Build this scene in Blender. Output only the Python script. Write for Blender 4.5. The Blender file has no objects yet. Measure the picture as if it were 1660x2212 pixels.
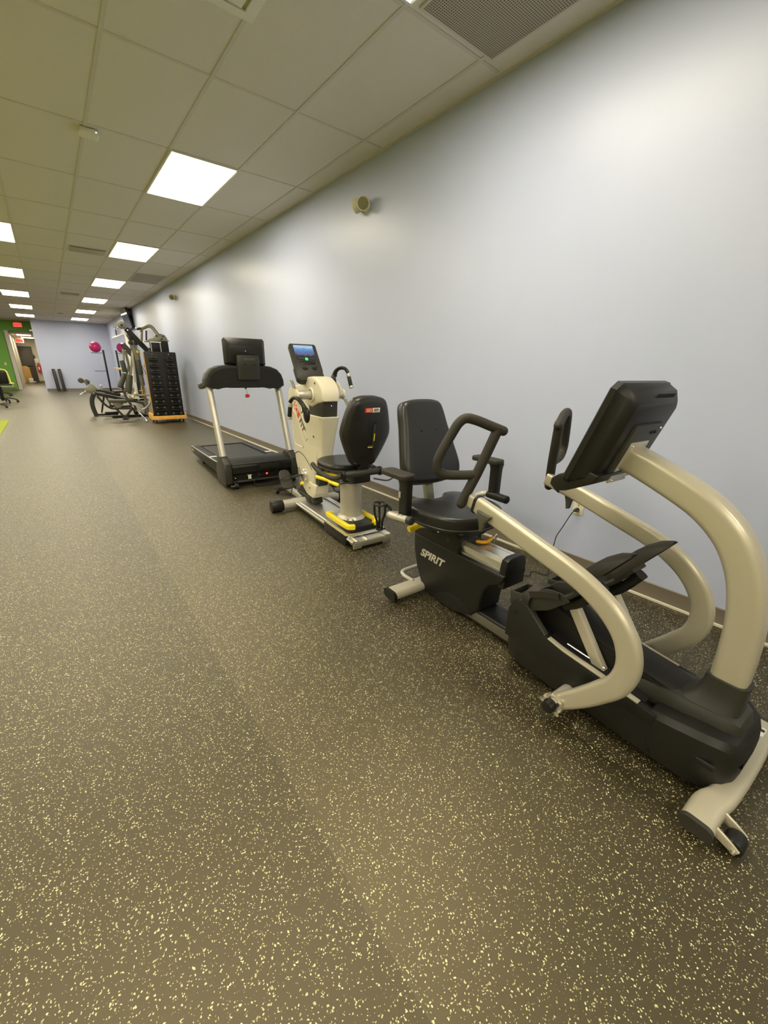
import bpy, bmesh, math, random
from mathutils import Vector as V, Matrix, Euler
random.seed(7)
R = math.radians
PI = math.pi
sc = bpy.context.scene
C = sc.collection

# ------------------------------------------------------------------ camera, world, exposure
cam_d = bpy.data.cameras.new('camera')
cam = bpy.data.objects.new('camera', cam_d); C.objects.link(cam); sc.camera = cam
cam_d.sensor_fit = 'VERTICAL'; cam_d.sensor_height = 24.0
cam_d.lens = 876.0 / 2212.0 * 24.0
cam_d.clip_start = 0.02; cam_d.clip_end = 200
_rx, _ry, _rz = R(-19.518), R(-1.13), R(-38.414)
_M = Matrix.Rotation(_rz, 3, 'Z') @ Matrix.Rotation(_rx, 3, 'X') @ Matrix.Rotation(_ry, 3, 'Y')
_cx, _cy, _cz = _M @ V((1, 0, 0)), _M @ V((0, 0, 1)), -(_M @ V((0, 1, 0)))
cam.matrix_world = Matrix(((_cx.x, _cy.x, _cz.x, 0), (_cx.y, _cy.y, _cz.y, 0), (_cx.z, _cy.z, _cz.z, 1.306), (0, 0, 0, 1)))

world = bpy.data.worlds.new('world'); sc.world = world; world.use_nodes = True
world.node_tree.nodes['Background'].inputs[0].default_value = (1.0, 0.93, 0.66, 1)
world.node_tree.nodes['Background'].inputs[1].default_value = 0.05
sc.view_settings.view_transform = 'Standard'
sc.view_settings.look = 'None'
sc.view_settings.exposure = 0.0
sc.view_settings.gamma = 1.0
sc.view_settings.use_curve_mapping = False
LIGHT_COL = (1.0, 0.90, 0.70)
LIGHT_POW = 21.0

WX, CZ, FY = 2.65, 3.082, 25.5      # right wall, ceiling height, far wall

# ------------------------------------------------------------------ materials
def mat(name, col, rough=0.5, metal=0.0, spec=0.5, emit=None, estr=0.0, noise=0.0, nscale=60, bump=0.0, coat=0.0):
    m = bpy.data.materials.new(name); m.use_nodes = True
    nt = m.node_tree; b = nt.nodes['Principled BSDF']
    b.inputs['Base Color'].default_value = (*col, 1)
    b.inputs['Roughness'].default_value = rough
    b.inputs['Metallic'].default_value = metal
    b.inputs['Specular IOR Level'].default_value = spec
    b.inputs['Coat Weight'].default_value = coat
    if emit:
        b.inputs['Emission Color'].default_value = (*emit, 1)
        b.inputs['Emission Strength'].default_value = estr
    if noise or bump:
        tc = nt.nodes.new('ShaderNodeTexCoord'); n = nt.nodes.new('ShaderNodeTexNoise')
        n.inputs['Scale'].default_value = nscale; n.inputs['Detail'].default_value = 3
        nt.links.new(tc.outputs['Object'], n.inputs['Vector'])
        if noise:
            r = nt.nodes.new('ShaderNodeMapRange'); r.inputs['To Min'].default_value = 1 - noise; r.inputs['To Max'].default_value = 1 + noise
            h = nt.nodes.new('ShaderNodeHueSaturation'); h.inputs['Color'].default_value = (*col, 1)
            nt.links.new(n.outputs['Fac'], r.inputs['Value']); nt.links.new(r.outputs['Result'], h.inputs['Value'])
            nt.links.new(h.outputs['Color'], b.inputs['Base Color'])
        if bump:
            bp = nt.nodes.new('ShaderNodeBump'); bp.inputs['Strength'].default_value = bump; bp.inputs['Distance'].default_value = 0.002
            nt.links.new(n.outputs['Fac'], bp.inputs['Height']); nt.links.new(bp.outputs['Normal'], b.inputs['Normal'])
    return m

WALL = mat('periwinkle_wall_paint', (0.495, 0.55, 0.735), 0.38, spec=0.5, noise=0.02, nscale=3, bump=0.08)
GREEN = mat('green_wall_paint', (0.17, 0.45, 0.055), 0.5, noise=0.03, nscale=4)
CREAMW = mat('cream_wall_paint', (0.62, 0.58, 0.46), 0.55, noise=0.02, nscale=4)
TRIMW = mat('white_trim_paint', (0.80, 0.78, 0.68), 0.45, noise=0.02, nscale=8)
CEIL = mat('ceiling_tile', (0.74, 0.70, 0.64), 0.9, noise=0.05, nscale=160, bump=0.5)
TEE = mat('ceiling_grid_metal', (0.64, 0.61, 0.54), 0.6, noise=0.02, nscale=20)
BASEB = mat('rubber_baseboard', (0.16, 0.135, 0.10), 0.5, noise=0.05, nscale=9)
CAULK = mat('white_floor_caulk', (0.72, 0.70, 0.58), 0.5, noise=0.08, nscale=30)
CHAMP = mat('champagne_painted_steel', (0.50, 0.465, 0.355), 0.33, metal=0.25, spec=0.5, noise=0.02, nscale=30, coat=0.15)
SILVER = mat('silver_painted_steel', (0.56, 0.54, 0.47), 0.35, metal=0.45, noise=0.02, nscale=30)
GREYMET = mat('grey_gym_steel', (0.27, 0.26, 0.19), 0.4, metal=0.3, noise=0.03, nscale=20)
ALU = mat('brushed_aluminium', (0.80, 0.79, 0.74), 0.28, metal=0.95, noise=0.04, nscale=90)
CHROME = mat('chrome', (0.88, 0.86, 0.80), 0.12, metal=1.0, noise=0.01, nscale=9)
RAILGREY = mat('dark_rail_paint', (0.13, 0.125, 0.095), 0.4, metal=0.2, noise=0.03)
BLACK = mat('black_plastic', (0.010, 0.0097, 0.0085), 0.42, spec=0.4, noise=0.1, nscale=200, bump=0.15)
SATIN = mat('satin_black_panel', (0.010, 0.0097, 0.008), 0.5, spec=0.4, noise=0.12, nscale=260, bump=0.2)
DGREY = mat('dark_grey_plastic', (0.029, 0.028, 0.022), 0.5, noise=0.08, nscale=120)
RUBBER = mat('foam_grip_rubber', (0.023, 0.020, 0.0135), 0.62, noise=0.12, nscale=220, bump=0.3)
PADGREY = mat('grey_foam_pad', (0.070, 0.070, 0.045), 0.6, noise=0.08, nscale=90)
VINYL = mat('black_vinyl_upholstery', (0.012, 0.0117, 0.0105), 0.36, noise=0.1, nscale=180, bump=0.12)
PIPING = mat('vinyl_piping', (0.05, 0.048, 0.042), 0.4)
DIAL = mat('backrest_shell', (0.018, 0.0175, 0.016), 0.26, noise=0.08, nscale=90)
BELT = mat('treadmill_belt', (0.024, 0.023, 0.019), 0.6, noise=0.2, nscale=300, bump=0.3)
IVORY = mat('ivory_moulded_plastic', (0.74, 0.69, 0.52), 0.42, noise=0.02, nscale=14, coat=0.1)
PALEYELLOW = mat('pale_yellow_plastic', (0.80, 0.68, 0.20), 0.5, noise=0.03, nscale=40)
YELLOW = mat('yellow_plastic', (0.88, 0.70, 0.015), 0.45, noise=0.03, nscale=40)
ORANGE = mat('orange_lever_grip', (0.85, 0.42, 0.01), 0.45, noise=0.03, nscale=40)
WOOD = mat('golden_plywood', (0.80, 0.42, 0.075), 0.5, noise=0.18, nscale=18)
BLONDE = mat('blonde_wood', (0.70, 0.56, 0.30), 0.45, noise=0.08, nscale=20)
RED = mat('red_plastic', (0.62, 0.03, 0.015), 0.45, noise=0.03, nscale=30)
LOGORED = mat('logo_red_print', (0.75, 0.07, 0.02), 0.45, noise=0.02, nscale=30)
WHITE = mat('white_print', (0.80, 0.78, 0.70), 0.5, noise=0.02, nscale=30)
INK = mat('black_print', (0.02, 0.02, 0.02), 0.5, noise=0.05, nscale=30)
LIGHTINK = mat('silver_print', (0.60, 0.58, 0.50), 0.4, noise=0.02, nscale=30)
PLATE = mat('ivory_wall_plate', (0.80, 0.75, 0.52), 0.4, noise=0.02, nscale=30)
PINK = mat('raspberry_ball_rubber', (0.60, 0.025, 0.20), 0.35, noise=0.03, nscale=20)
BROWNDOOR = mat('brown_door_paint', (0.075, 0.060, 0.042), 0.5, noise=0.05, nscale=6)
CARD = mat('cardboard', (0.55, 0.32, 0.10), 0.8, noise=0.1, nscale=9)
TURF = mat('lime_turf', (0.30, 0.36, 0.004), 0.8, noise=0.15, nscale=220, bump=0.8)
VOIDSHADE = mat('void_shade_black', (0.004, 0.004, 0.004), 0.7, noise=0.1, nscale=20)  # near-black colour stands in for shade in openings, slots and recesses; also dark screws
MIRROR = mat('mirror_glass', (0.86, 0.88, 0.86), 0.02, metal=1.0, noise=0.005, nscale=2)
TVGLASS = mat('switched_off_screen', (0.012, 0.012, 0.012), 0.06, spec=0.9, noise=0.02, nscale=5)
MAROON = mat('maroon_strap_webbing', (0.07, 0.012, 0.018), 0.7, noise=0.1, nscale=90)
PANEL = mat('lamp_diffuser', (0.9, 0.9, 0.85), 0.5, emit=LIGHT_COL, estr=LIGHT_POW, noise=0.01, nscale=5)
EXITRED = mat('exit_sign_red', (0.7, 0.02, 0.02), 0.4, emit=(1.0, 0.07, 0.05), estr=1.6, noise=0.02, nscale=9)
EXITW = mat('exit_sign_letters', (0.4, 0.0, 0.0), 0.4, emit=(0.75, 0.0, 0.0), estr=0.8, noise=0.02, nscale=9)
LED = mat('green_indicator_led', (0.3, 0.8, 0.5), 0.3, emit=(0.4, 1.0, 0.6), estr=3, noise=0.01, nscale=9)
GREENBTN = mat('lit_green_button', (0.05, 0.6, 0.12), 0.4, emit=(0.08, 0.75, 0.18), estr=0.8, noise=0.01, nscale=9)
REDLED = mat('lit_red_switch', (0.7, 0.05, 0.05), 0.3, emit=(1.0, 0.08, 0.05), estr=1.5, noise=0.01, nscale=9)

def floor_material():
    m = bpy.data.materials.new('flecked_rubber_floor'); m.use_nodes = True
    nt = m.node_tree; b = nt.nodes['Principled BSDF']; N = nt.nodes.new; L = nt.links.new
    tc = N('ShaderNodeTexCoord')
    nz = N('ShaderNodeTexNoise'); nz.inputs['Scale'].default_value = 130; nz.inputs['Detail'].default_value = 2
    L(tc.outputs['Object'], nz.inputs['Vector'])
    sub = N('ShaderNodeVectorMath'); sub.operation = 'SUBTRACT'; sub.inputs[1].default_value = (0.5, 0.5, 0.5)
    L(nz.outputs['Color'], sub.inputs[0])
    scl = N('ShaderNodeVectorMath'); scl.operation = 'SCALE'; scl.inputs['Scale'].default_value = 0.009
    L(sub.outputs[0], scl.inputs[0])
    add = N('ShaderNodeVectorMath'); add.operation = 'ADD'
    L(tc.outputs['Object'], add.inputs[0]); L(scl.outputs[0], add.inputs[1])
    def flecks(scale, thr, rnd, seed):
        mp = N('ShaderNodeMapping'); mp.inputs['Location'].default_value = (seed, seed * 2, 0)
        L(add.outputs[0], mp.inputs['Vector'])
        v = N('ShaderNodeTexVoronoi'); v.voronoi_dimensions = '2D'; v.inputs['Scale'].default_value = scale
        L(mp.outputs[0], v.inputs['Vector'])
        sp = N('ShaderNodeSeparateColor'); L(v.outputs['Color'], sp.inputs[0])
        # radius differs per cell
        r = N('ShaderNodeMapRange'); r.inputs['From Min'].default_value = rnd; r.inputs['From Max'].default_value = 1
        r.inputs['To Min'].default_value = 0.0; r.inputs['To Max'].default_value = thr
        L(sp.outputs[0], r.inputs['Value'])
        lt = N('ShaderNodeMath'); lt.operation = 'LESS_THAN'; L(v.outputs['Distance'], lt.inputs[0]); L(r.outputs[0], lt.inputs[1])
        return lt, sp
    a, asp = flecks(140, 0.33, 0.78, 0.0)
    c, csp = flecks(230, 0.42, 0.80, 3.3)
    mx = N('ShaderNodeMath'); mx.operation = 'MAXIMUM'; L(a.outputs[0], mx.inputs[0]); L(c.outputs[0], mx.inputs[1])
    # base colour, very slight roll to roll difference across the seams
    sx = N('ShaderNodeSeparateXYZ'); L(tc.outputs['Object'], sx.inputs[0])
    off = N('ShaderNodeMath'); off.operation = 'ADD'; off.inputs[1].default_value = -0.375 + 12.2
    L(sx.outputs[0], off.inputs[0])
    dv = N('ShaderNodeMath'); dv.operation = 'DIVIDE'; dv.inputs[1].default_value = 1.22; L(off.outputs[0], dv.inputs[0])
    fl = N('ShaderNodeMath'); fl.operation = 'FLOOR'; L(dv.outputs[0], fl.inputs[0])
    par = N('ShaderNodeMath'); par.operation = 'MODULO'; par.inputs[1].default_value = 2.0; L(fl.outputs[0], par.inputs[0])
    big = N('ShaderNodeTexNoise'); big.inputs['Scale'].default_value = 1.3; big.inputs['Detail'].default_value = 4
    L(tc.outputs['Object'], big.inputs['Vector'])
    s1 = N('ShaderNodeMapRange'); s1.inputs['To Min'].default_value = 1.14; s1.inputs['To Max'].default_value = 0.84; L(par.outputs[0], s1.inputs['Value'])
    s2 = N('ShaderNodeMapRange'); s2.inputs['To Min'].default_value = 0.8; s2.inputs['To Max'].default_value = 1.2; L(big.outputs['Fac'], s2.inputs['Value'])
    ml = N('ShaderNodeMath'); ml.operation = 'MULTIPLY'; L(s1.outputs[0], ml.inputs[0]); L(s2.outputs[0], ml.inputs[1])
    hs = N('ShaderNodeHueSaturation'); hs.inputs['Color'].default_value = (0.016, 0.0125, 0.0050, 1); L(ml.outputs[0], hs.inputs['Value'])
    # seam line
    fr = N('ShaderNodeMath'); fr.operation = 'FRACT'; L(dv.outputs[0], fr.inputs[0])
    pg = N('ShaderNodeMath'); pg.operation = 'PINGPONG'; pg.inputs[1].default_value = 0.5; L(fr.outputs[0], pg.inputs[0])
    sl = N('ShaderNodeMath'); sl.operation = 'LESS_THAN'; sl.inputs[1].default_value = 0.0016; L(pg.outputs[0], sl.inputs[0])
    seam = N('ShaderNodeMix'); seam.data_type = 'RGBA'; L(sl.outputs[0], seam.inputs['Factor']); L(hs.outputs[0], seam.inputs['A'])
    seam.inputs['B'].default_value = (0.03, 0.028, 0.02, 1)
    fc = N('ShaderNodeMix'); fc.data_type = 'RGBA'; L(asp.outputs[1], fc.inputs['Factor'])
    fc.inputs['A'].default_value = (0.36, 0.32, 0.14, 1); fc.inputs['B'].default_value = (0.82, 0.77, 0.44, 1)
    mixc = N('ShaderNodeMix'); mixc.data_type = 'RGBA'; L(mx.outputs[0], mixc.inputs['Factor']); L(seam.outputs['Result'], mixc.inputs['A']); L(fc.outputs['Result'], mixc.inputs['B'])
    L(mixc.outputs['Result'], b.inputs['Base Color'])
    b.inputs['Roughness'].default_value = 0.46; b.inputs['Specular Tint'].default_value = (1.0, 0.84, 0.46, 1)
    sp_ = N('ShaderNodeMapRange'); sp_.inputs['To Min'].default_value = 1.0; sp_.inputs['To Max'].default_value = 0.78; b.inputs['Coat Weight'].default_value = 0.55; b.inputs['Coat Roughness'].default_value = 0.52; L(par.outputs[0], sp_.inputs['Value']); L(sp_.outputs[0], b.inputs['Specular IOR Level'])
    bp = N('ShaderNodeBump'); bp.inputs['Strength'].default_value = 0.35; bp.inputs['Distance'].default_value = 0.002
    n2 = N('ShaderNodeTexNoise'); n2.inputs['Scale'].default_value = 300; L(tc.outputs['Object'], n2.inputs['Vector'])
    L(n2.outputs['Fac'], bp.inputs['Height']); L(bp.outputs['Normal'], b.inputs['Normal'])
    return m
FLOOR = floor_material()

def perforated_material():
    m = bpy.data.materials.new('perforated_grey_metal'); m.use_nodes = True
    nt = m.node_tree; b = nt.nodes['Principled BSDF']; N = nt.nodes.new; L = nt.links.new
    tc = N('ShaderNodeTexCoord'); v = N('ShaderNodeTexVoronoi'); v.voronoi_dimensions = '2D'
    v.inputs['Scale'].default_value = 75; v.inputs['Randomness'].default_value = 0.0
    L(tc.outputs['Object'], v.inputs['Vector'])
    lt = N('ShaderNodeMath'); lt.operation = 'LESS_THAN'; lt.inputs[1].default_value = 0.30; L(v.outputs['Distance'], lt.inputs[0])
    mx = N('ShaderNodeMix'); mx.data_type = 'RGBA'; L(lt.outputs[0], mx.inputs['Factor'])
    mx.inputs['A'].default_value = (0.46, 0.42, 0.33, 1); mx.inputs['B'].default_value = (0.07, 0.06, 0.05, 1)
    L(mx.outputs['Result'], b.inputs['Base Color']); b.inputs['Roughness'].default_value = 0.6
    return m
PERF = perforated_material()

def screen_material():
    # a lit touch screen: blue landscape picture above dark buttons
    m = bpy.data.materials.new('lit_touch_screen'); m.use_nodes = True
    nt = m.node_tree; b = nt.nodes['Principled BSDF']; N = nt.nodes.new; L = nt.links.new
    tc = N('ShaderNodeTexCoord'); sx = N('ShaderNodeSeparateXYZ'); L(tc.outputs['Generated'], sx.inputs[0])
    n = N('ShaderNodeTexNoise'); n.inputs['Scale'].default_value = 7; n.inputs['Detail'].default_value = 4; L(tc.outputs['Generated'], n.inputs['Vector'])
    ad = N('ShaderNodeMath'); ad.operation = 'MULTIPLY_ADD'; ad.inputs[1].default_value = 0.35; L(n.outputs['Fac'], ad.inputs[0]); L(sx.outputs[2], ad.inputs[2])
    cr = N('ShaderNodeValToRGB'); e = cr.color_ramp.elements
    e[0].position = 0.40; e[0].color = (0.02, 0.02, 0.03, 1); e[1].position = 1.15; e[1].color = (0.45, 0.62, 0.80, 1)
    for p, c in ((0.5, (0.03, 0.03, 0.05, 1)), (0.60, (0.12, 0.15, 0.30, 1)), (0.75, (0.10, 0.20, 0.45, 1)), (0.95, (0.16, 0.38, 0.70, 1))):
        k = e.new(p); k.color = c
    L(ad.outputs[0], cr.inputs[0]); L(cr.outputs[0], b.inputs['Emission Color']); b.inputs['Emission Strength'].default_value = 0.9
    b.inputs['Base Color'].default_value = (0.02, 0.02, 0.02, 1); b.inputs['Roughness'].default_value = 0.15
    return m
SCREEN = screen_material()

# ------------------------------------------------------------------ mesh helpers
def crom(pts, k):
    pts = [V(p) for p in pts]
    if k <= 1 or len(pts) < 3: return pts
    out = []
    P = [pts[0] * 2 - pts[1]] + pts + [pts[-1] * 2 - pts[-2]]
    for i in range(1, len(P) - 2):
        a, b, c, d = P[i - 1], P[i], P[i + 1], P[i + 2]
        for j in range(k):
            t = j / k
            out.append(0.5 * ((2 * b) + (c - a) * t + (2 * a - 5 * b + 4 * c - d) * t * t + (3 * b - a - 3 * c + d) * t ** 3))
    out.append(pts[-1])
    return out

def rr(w, h, r, n=4):
    """rounded rectangle section, counter clockwise"""
    r = min(r, w / 2 - 1e-5, h / 2 - 1e-5); o = []
    for cx, cy, a0 in ((w / 2 - r, h / 2 - r, 0), (-w / 2 + r, h / 2 - r, 90), (-w / 2 + r, -h / 2 + r, 180), (w / 2 - r, -h / 2 + r, 270)):
        for i in range(n + 1):
            a = R(a0 + 90 * i / n); o.append((cx + r * math.cos(a), cy + r * math.sin(a)))
    return o

def circ(r, n=16, ry=None):
    ry = ry or r
    return [(r * math.cos(2 * PI * i / n), ry * math.sin(2 * PI * i / n)) for i in range(n)]

class MB:
    def __init__(s): s.b = bmesh.new()
    def box(s, c, d, rot=(0, 0, 0), bev=0.0, seg=2):
        t = bmesh.new(); bmesh.ops.create_cube(t, size=1)
        bmesh.ops.scale(t, vec=V(d), verts=t.verts)
        if bev: bmesh.ops.bevel(t, geom=t.edges[:], offset=min(bev, min(d) * 0.49), segments=seg, affect='EDGES', profile=0.5)
        M = Matrix.Translation(V(c)) @ Euler([R(a) for a in rot]).to_matrix().to_4x4()
        s._merge(t, M); return s
    def _merge(s, t, M=None):
        if M is not None: bmesh.ops.transform(t, matrix=M, verts=t.verts)
        me = bpy.data.meshes.new('tmp'); t.to_mesh(me); t.free(); s.b.from_mesh(me); bpy.data.meshes.remove(me)
    def loft(s, rings, cap=True, closed=False):
        vs = [[s.b.verts.new(V(p)) for p in r] for r in rings]
        n = len(vs[0]); m = len(vs)
        for i in range(m if closed else m - 1):
            a, b = vs[i], vs[(i + 1) % m]
            for j in range(n):
                k = (j + 1) % n
                s.b.faces.new((a[j], a[k], b[k], b[j]))
        if cap and not closed:
            s.b.faces.new(vs[0][::-1]); s.b.faces.new(vs[-1])
        return s
    def sweep(s, pts, sec, up=(1, 0, 0), k=1, scales=None, closed=False):
        """section (u, v): u along 'up', v along tangent x up"""
        P = crom(pts, k); up = V(up).normalized(); rings = []
        for i, p in enumerate(P):
            if closed: t = P[(i + 1) % len(P)] - P[i - 1]
            else: t = P[min(i + 1, len(P) - 1)] - P[max(i - 1, 0)]
            t.normalize(); n = t.cross(up)
            if n.length < 1e-4: n = t.cross(V((0.01, 0.3, 1)))
            n.normalize(); u = n.cross(t).normalized()
            f = 1.0
            if scales: 
                q = i / (len(P) - 1) * (len(scales) - 1); a = int(min(q, len(scales) - 2)); f = scales[a] + (scales[a + 1] - scales[a]) * (q - a)
            rings.append([p + u * (x * f) + n * (y * f) for x, y in sec])
        s.loft(rings, closed=closed); return s
    def tube(s, pts, r, n=14, k=1, closed=False, rs=None):
        P = crom(pts, k) if not closed else [V(p) for p in pts]; rings = []; N = None
        for i, p in enumerate(P):
            if closed: t = P[(i + 1) % len(P)] - P[i - 1]
            else: t = P[min(i + 1, len(P) - 1)] - P[max(i - 1, 0)]
            t.normalize()
            if N is None:
                N = t.cross(V((0, 0, 1)));
                if N.length < 1e-3: N = t.cross(V((1, 0, 0)))
            N = (N - t * N.dot(t)).normalized(); B = t.cross(N)
            rad = r
            if rs: 
                q = i / (len(P) - 1) * (len(rs) - 1); a = int(min(q, len(rs) - 2)); rad = rs[a] + (rs[a + 1] - rs[a]) * (q - a)
            rings.append([p + N * rad * math.cos(2 * PI * j / n) + B * rad * math.sin(2 * PI * j / n) for j in range(n)])
        s.loft(rings, closed=closed); return s
    def rod(s, a, b, r, r2=None, n=20, bev=0.0):
        a, b = V(a), V(b); r2 = r if r2 is None else r2
        if bev:
            d = (b - a).normalized() * bev; s.tube([a, a + d, b - d, b], r, n=n, rs=[r - bev, r, r2, r2 - bev]) if False else s._rodb(a, b, r, r2, n, bev)
        else: s.tube([a, b], r, n=n, rs=[r, r2])
        return s
    def _rodb(s, a, b, r, r2, n, bev):
        t = (b - a).normalized(); N = t.cross(V((0, 0, 1)))
        if N.length < 1e-3: N = t.cross(V((1, 0, 0)))
        N.normalize(); B = t.cross(N); L = (b - a).length; rings = []
        for d, q in ((0, r - bev), (bev * .3, r - bev * .3), (bev, r), (L - bev, r2), (L - bev * .3, r2 - bev * .3), (L, r2 - bev)):
            rings.append([a + t * d + (N * math.cos(2 * PI * j / n) + B * math.sin(2 * PI * j / n)) * q for j in range(n)])
        s.loft(rings)
    def prism(s, poly, ax, lo, hi, bev=0.0, seg=2):
        """polygon of 2-D points extruded along axis ax from lo to hi; poly axes are the other two in xyz order"""
        t = bmesh.new()
        def mk(p, w):
            return {'x': V((w, p[0], p[1])), 'y': V((p[0], w, p[1])), 'z': V((p[0], p[1], w))}[ax]
        a = [t.verts.new(mk(p, lo)) for p in poly]; b = [t.verts.new(mk(p, hi)) for p in poly]
        t.faces.new(a[::-1]); t.faces.new(b); n = len(poly)
        for i in range(n): t.faces.new((a[i], a[(i + 1) % n], b[(i + 1) % n], b[i]))
        bmesh.ops.recalc_face_normals(t, faces=t.faces)
        if bev:
            ed = [e for e in t.edges if e.verts[0] in a and e.verts[1] in a or e.verts[0] in b and e.verts[1] in b]
            bmesh.ops.bevel(t, geom=ed, offset=bev, segments=seg, affect='EDGES', profile=0.5)
        s._merge(t); return s
    def ball(s, c, r, sc=(1, 1, 1), seg=24, rot=(0, 0, 0)):
        t = bmesh.new(); bmesh.ops.create_uvsphere(t, u_segments=seg, v_segments=seg // 2, radius=r)
        M = Matrix.Translation(V(c)) @ Euler([R(a) for a in rot]).to_matrix().to_4x4() @ Matrix.Diagonal((*sc, 1))
        s._merge(t, M); return s
    def ring(s, c, rad, r, ax=(0, 0, 1), n=28, m=10, a0=0, a1=360):
        ax = V(ax).normalized(); u = ax.orthogonal().normalized(); w = ax.cross(u)
        full = abs(a1 - a0) >= 360
        pts = [V(c) + (u * math.cos(R(a0 + (a1 - a0) * i / n)) + w * math.sin(R(a0 + (a1 - a0) * i / n))) * rad for i in range(n if full else n + 1)]
        s.tube(pts, r, n=m, closed=full); return s

def finish(bm, sharp=35):
    bmesh.ops.remove_doubles(bm, verts=bm.verts, dist=1e-6)
    bmesh.ops.recalc_face_normals(bm, faces=bm.faces)
    for f in bm.faces: f.smooth = True
    for e in bm.edges:
        if len(e.link_faces) == 2: e.smooth = e.calc_face_angle(0) < R(sharp)

def obj(name, m, material, parent=None, label=None, loc=None, xf=None):
    finish(m.b)
    me = bpy.data.meshes.new(name)
    if xf is not None: bmesh.ops.transform(m.b, matrix=xf, verts=m.b.verts)
    m.b.to_mesh(me); m.b.free(); me.materials.append(material)
    o = bpy.data.objects.new(name, me); C.objects.link(o)
    if parent is not None: o.parent = parent
    if loc is not None: o.location = loc
    if label: o['label'] = label
    return o

def thing(name, label, cat, loc=(0, 0, 0), rz=0.0, group=None):
    o = bpy.data.objects.new(name, None); C.objects.link(o)
    o.location = loc; o.rotation_euler = (0, 0, R(rz)); o['label'] = label; o['category'] = cat
    o.empty_display_size = 0.1
    if group: o['group'] = group
    return o

def tag(o, label, cat, group=None):
    o['label'] = label; o['category'] = cat
    if group: o['group'] = group
    return o

def struct(name, m, material, label=None):
    o = obj(name, m, material); o['kind'] = 'structure'
    if label: o['label'] = label
    return o

def copy_tree(src, parent=None):
    c = src.copy(); C.objects.link(c)
    if parent is not None: c.parent = parent
    for ch in list(src.children): copy_tree(ch, c)
    return c

def text(name, s, size, material, parent, loc, X, Y, ext=0.0006, shear=0.0, bold=0.0, align='LEFT', sx=1.0):
    cu = bpy.data.curves.new('t', 'FONT'); cu.body = s; cu.size = size; cu.extrude = ext; cu.shear = shear; cu.offset = bold
    cu.align_x = align; cu.align_y = 'CENTER'
    t = bpy.data.objects.new('t', cu); C.objects.link(t)
    bpy.context.view_layer.update()
    me = bpy.data.meshes.new_from_object(t.evaluated_get(bpy.context.evaluated_depsgraph_get()))
    bpy.data.objects.remove(t); bpy.data.curves.remove(cu)
    X, Y = V(X).normalized(), V(Y).normalized(); Z = X.cross(Y)
    M = Matrix(((X.x * sx, Y.x, Z.x, loc[0]), (X.y * sx, Y.y, Z.y, loc[1]), (X.z * sx, Y.z, Z.z, loc[2]), (0, 0, 0, 1)))
    me.transform(M); me.name = name; me.materials.clear(); me.materials.append(material)
    o = bpy.data.objects.new(name, me); C.objects.link(o); o.parent = parent
    return o

def oriented(c, X, Y):
    X, Y = V(X).normalized(), V(Y).normalized(); Z = X.cross(Y).normalized(); Y = Z.cross(X)
    return Matrix(((X.x, Y.x, Z.x, c[0]), (X.y, Y.y, Z.y, c[1]), (X.z, Y.z, Z.z, c[2]), (0, 0, 0, 1)))

def cushion(outline, z0, z1, r, dome=0.0, inner=0.5):
    """upholstered pad from a smooth closed outline"""
    n = len(outline); cx = sum(p[0] for p in outline) / n; cy = sum(p[1] for p in outline) / n
    ar_ = sum(outline[i - 1][0] * outline[i][1] - outline[i][0] * outline[i - 1][1] for i in range(n))
    def ring(off, z):
        o = []
        for i, p in enumerate(outline):
            a, b = outline[i - 1], outline[(i + 1) % n]
            t = V((b[0] - a[0], b[1] - a[1])).normalized(); nn = V((-t.y, t.x))
            if ar_ < 0: nn = -nn
            q = V(p) + nn * off; o.append((q.x, q.y, z))
        return o
    m = MB(); rings = [ring(r * .6, z0), ring(r * .15, z0 + r * .25), ring(0, z0 + r * .7), ring(0, z1 - r)]
    for a in (30, 60, 90): rings.append(ring(r * (1 - math.cos(R(a))), z1 - r + r * math.sin(R(a))))
    for f in (0.35, 0.7, 0.95):
        z = z1 + dome * f
        rings.append([((p[0] - cx) * (1 - f) + cx, (p[1] - cy) * (1 - f) + cy, z) for p in ring(r, z1)])
    m.loft(rings); return m

def smooth2(pts, k=5):
    P = [V((p[0], p[1], 0)) for p in pts]; n = len(P); out = []
    for i in range(n):
        a, b, c, d = P[i - 1], P[i], P[(i + 1) % n], P[(i + 2) % n]
        for j in range(k):
            t = j / k; q = 0.5 * ((2 * b) + (c - a) * t + (2 * a - 5 * b + 4 * c - d) * t * t + (3 * b - a - 3 * c + d) * t ** 3)
            out.append((q.x, q.y))
    return out
#PART2
# ------------------------------------------------------------------ room shell
m = MB(); m.box((-2.2, 14.5, -0.05), (9.9, 45, 0.1)); struct('floor', m, FLOOR)
m = MB(); m.box((WX + 0.1, 10.25, CZ / 2), (0.2, 31.0, CZ + 0.1)); struct('wall_right', m, WALL)
m = MB(); m.box((1.215, FY + 0.08, CZ / 2), (2.87, 0.16, CZ)); struct('wall_far', m, WALL)
m = MB(); m.box((-7.1, 12.5, CZ / 2), (0.2, 36, CZ + 0.1)); struct('wall_left', m, CREAMW)
m = MB(); m.box((-2.2, -5.1, CZ / 2), (9.9, 0.2, CZ + 0.1)); struct('wall_back', m, CREAMW)
m = MB(); m.box((-2.2, 11.25, CZ + 0.05), (9.9, 32.7, 0.1)); struct('ceiling', m, CEIL)
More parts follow.
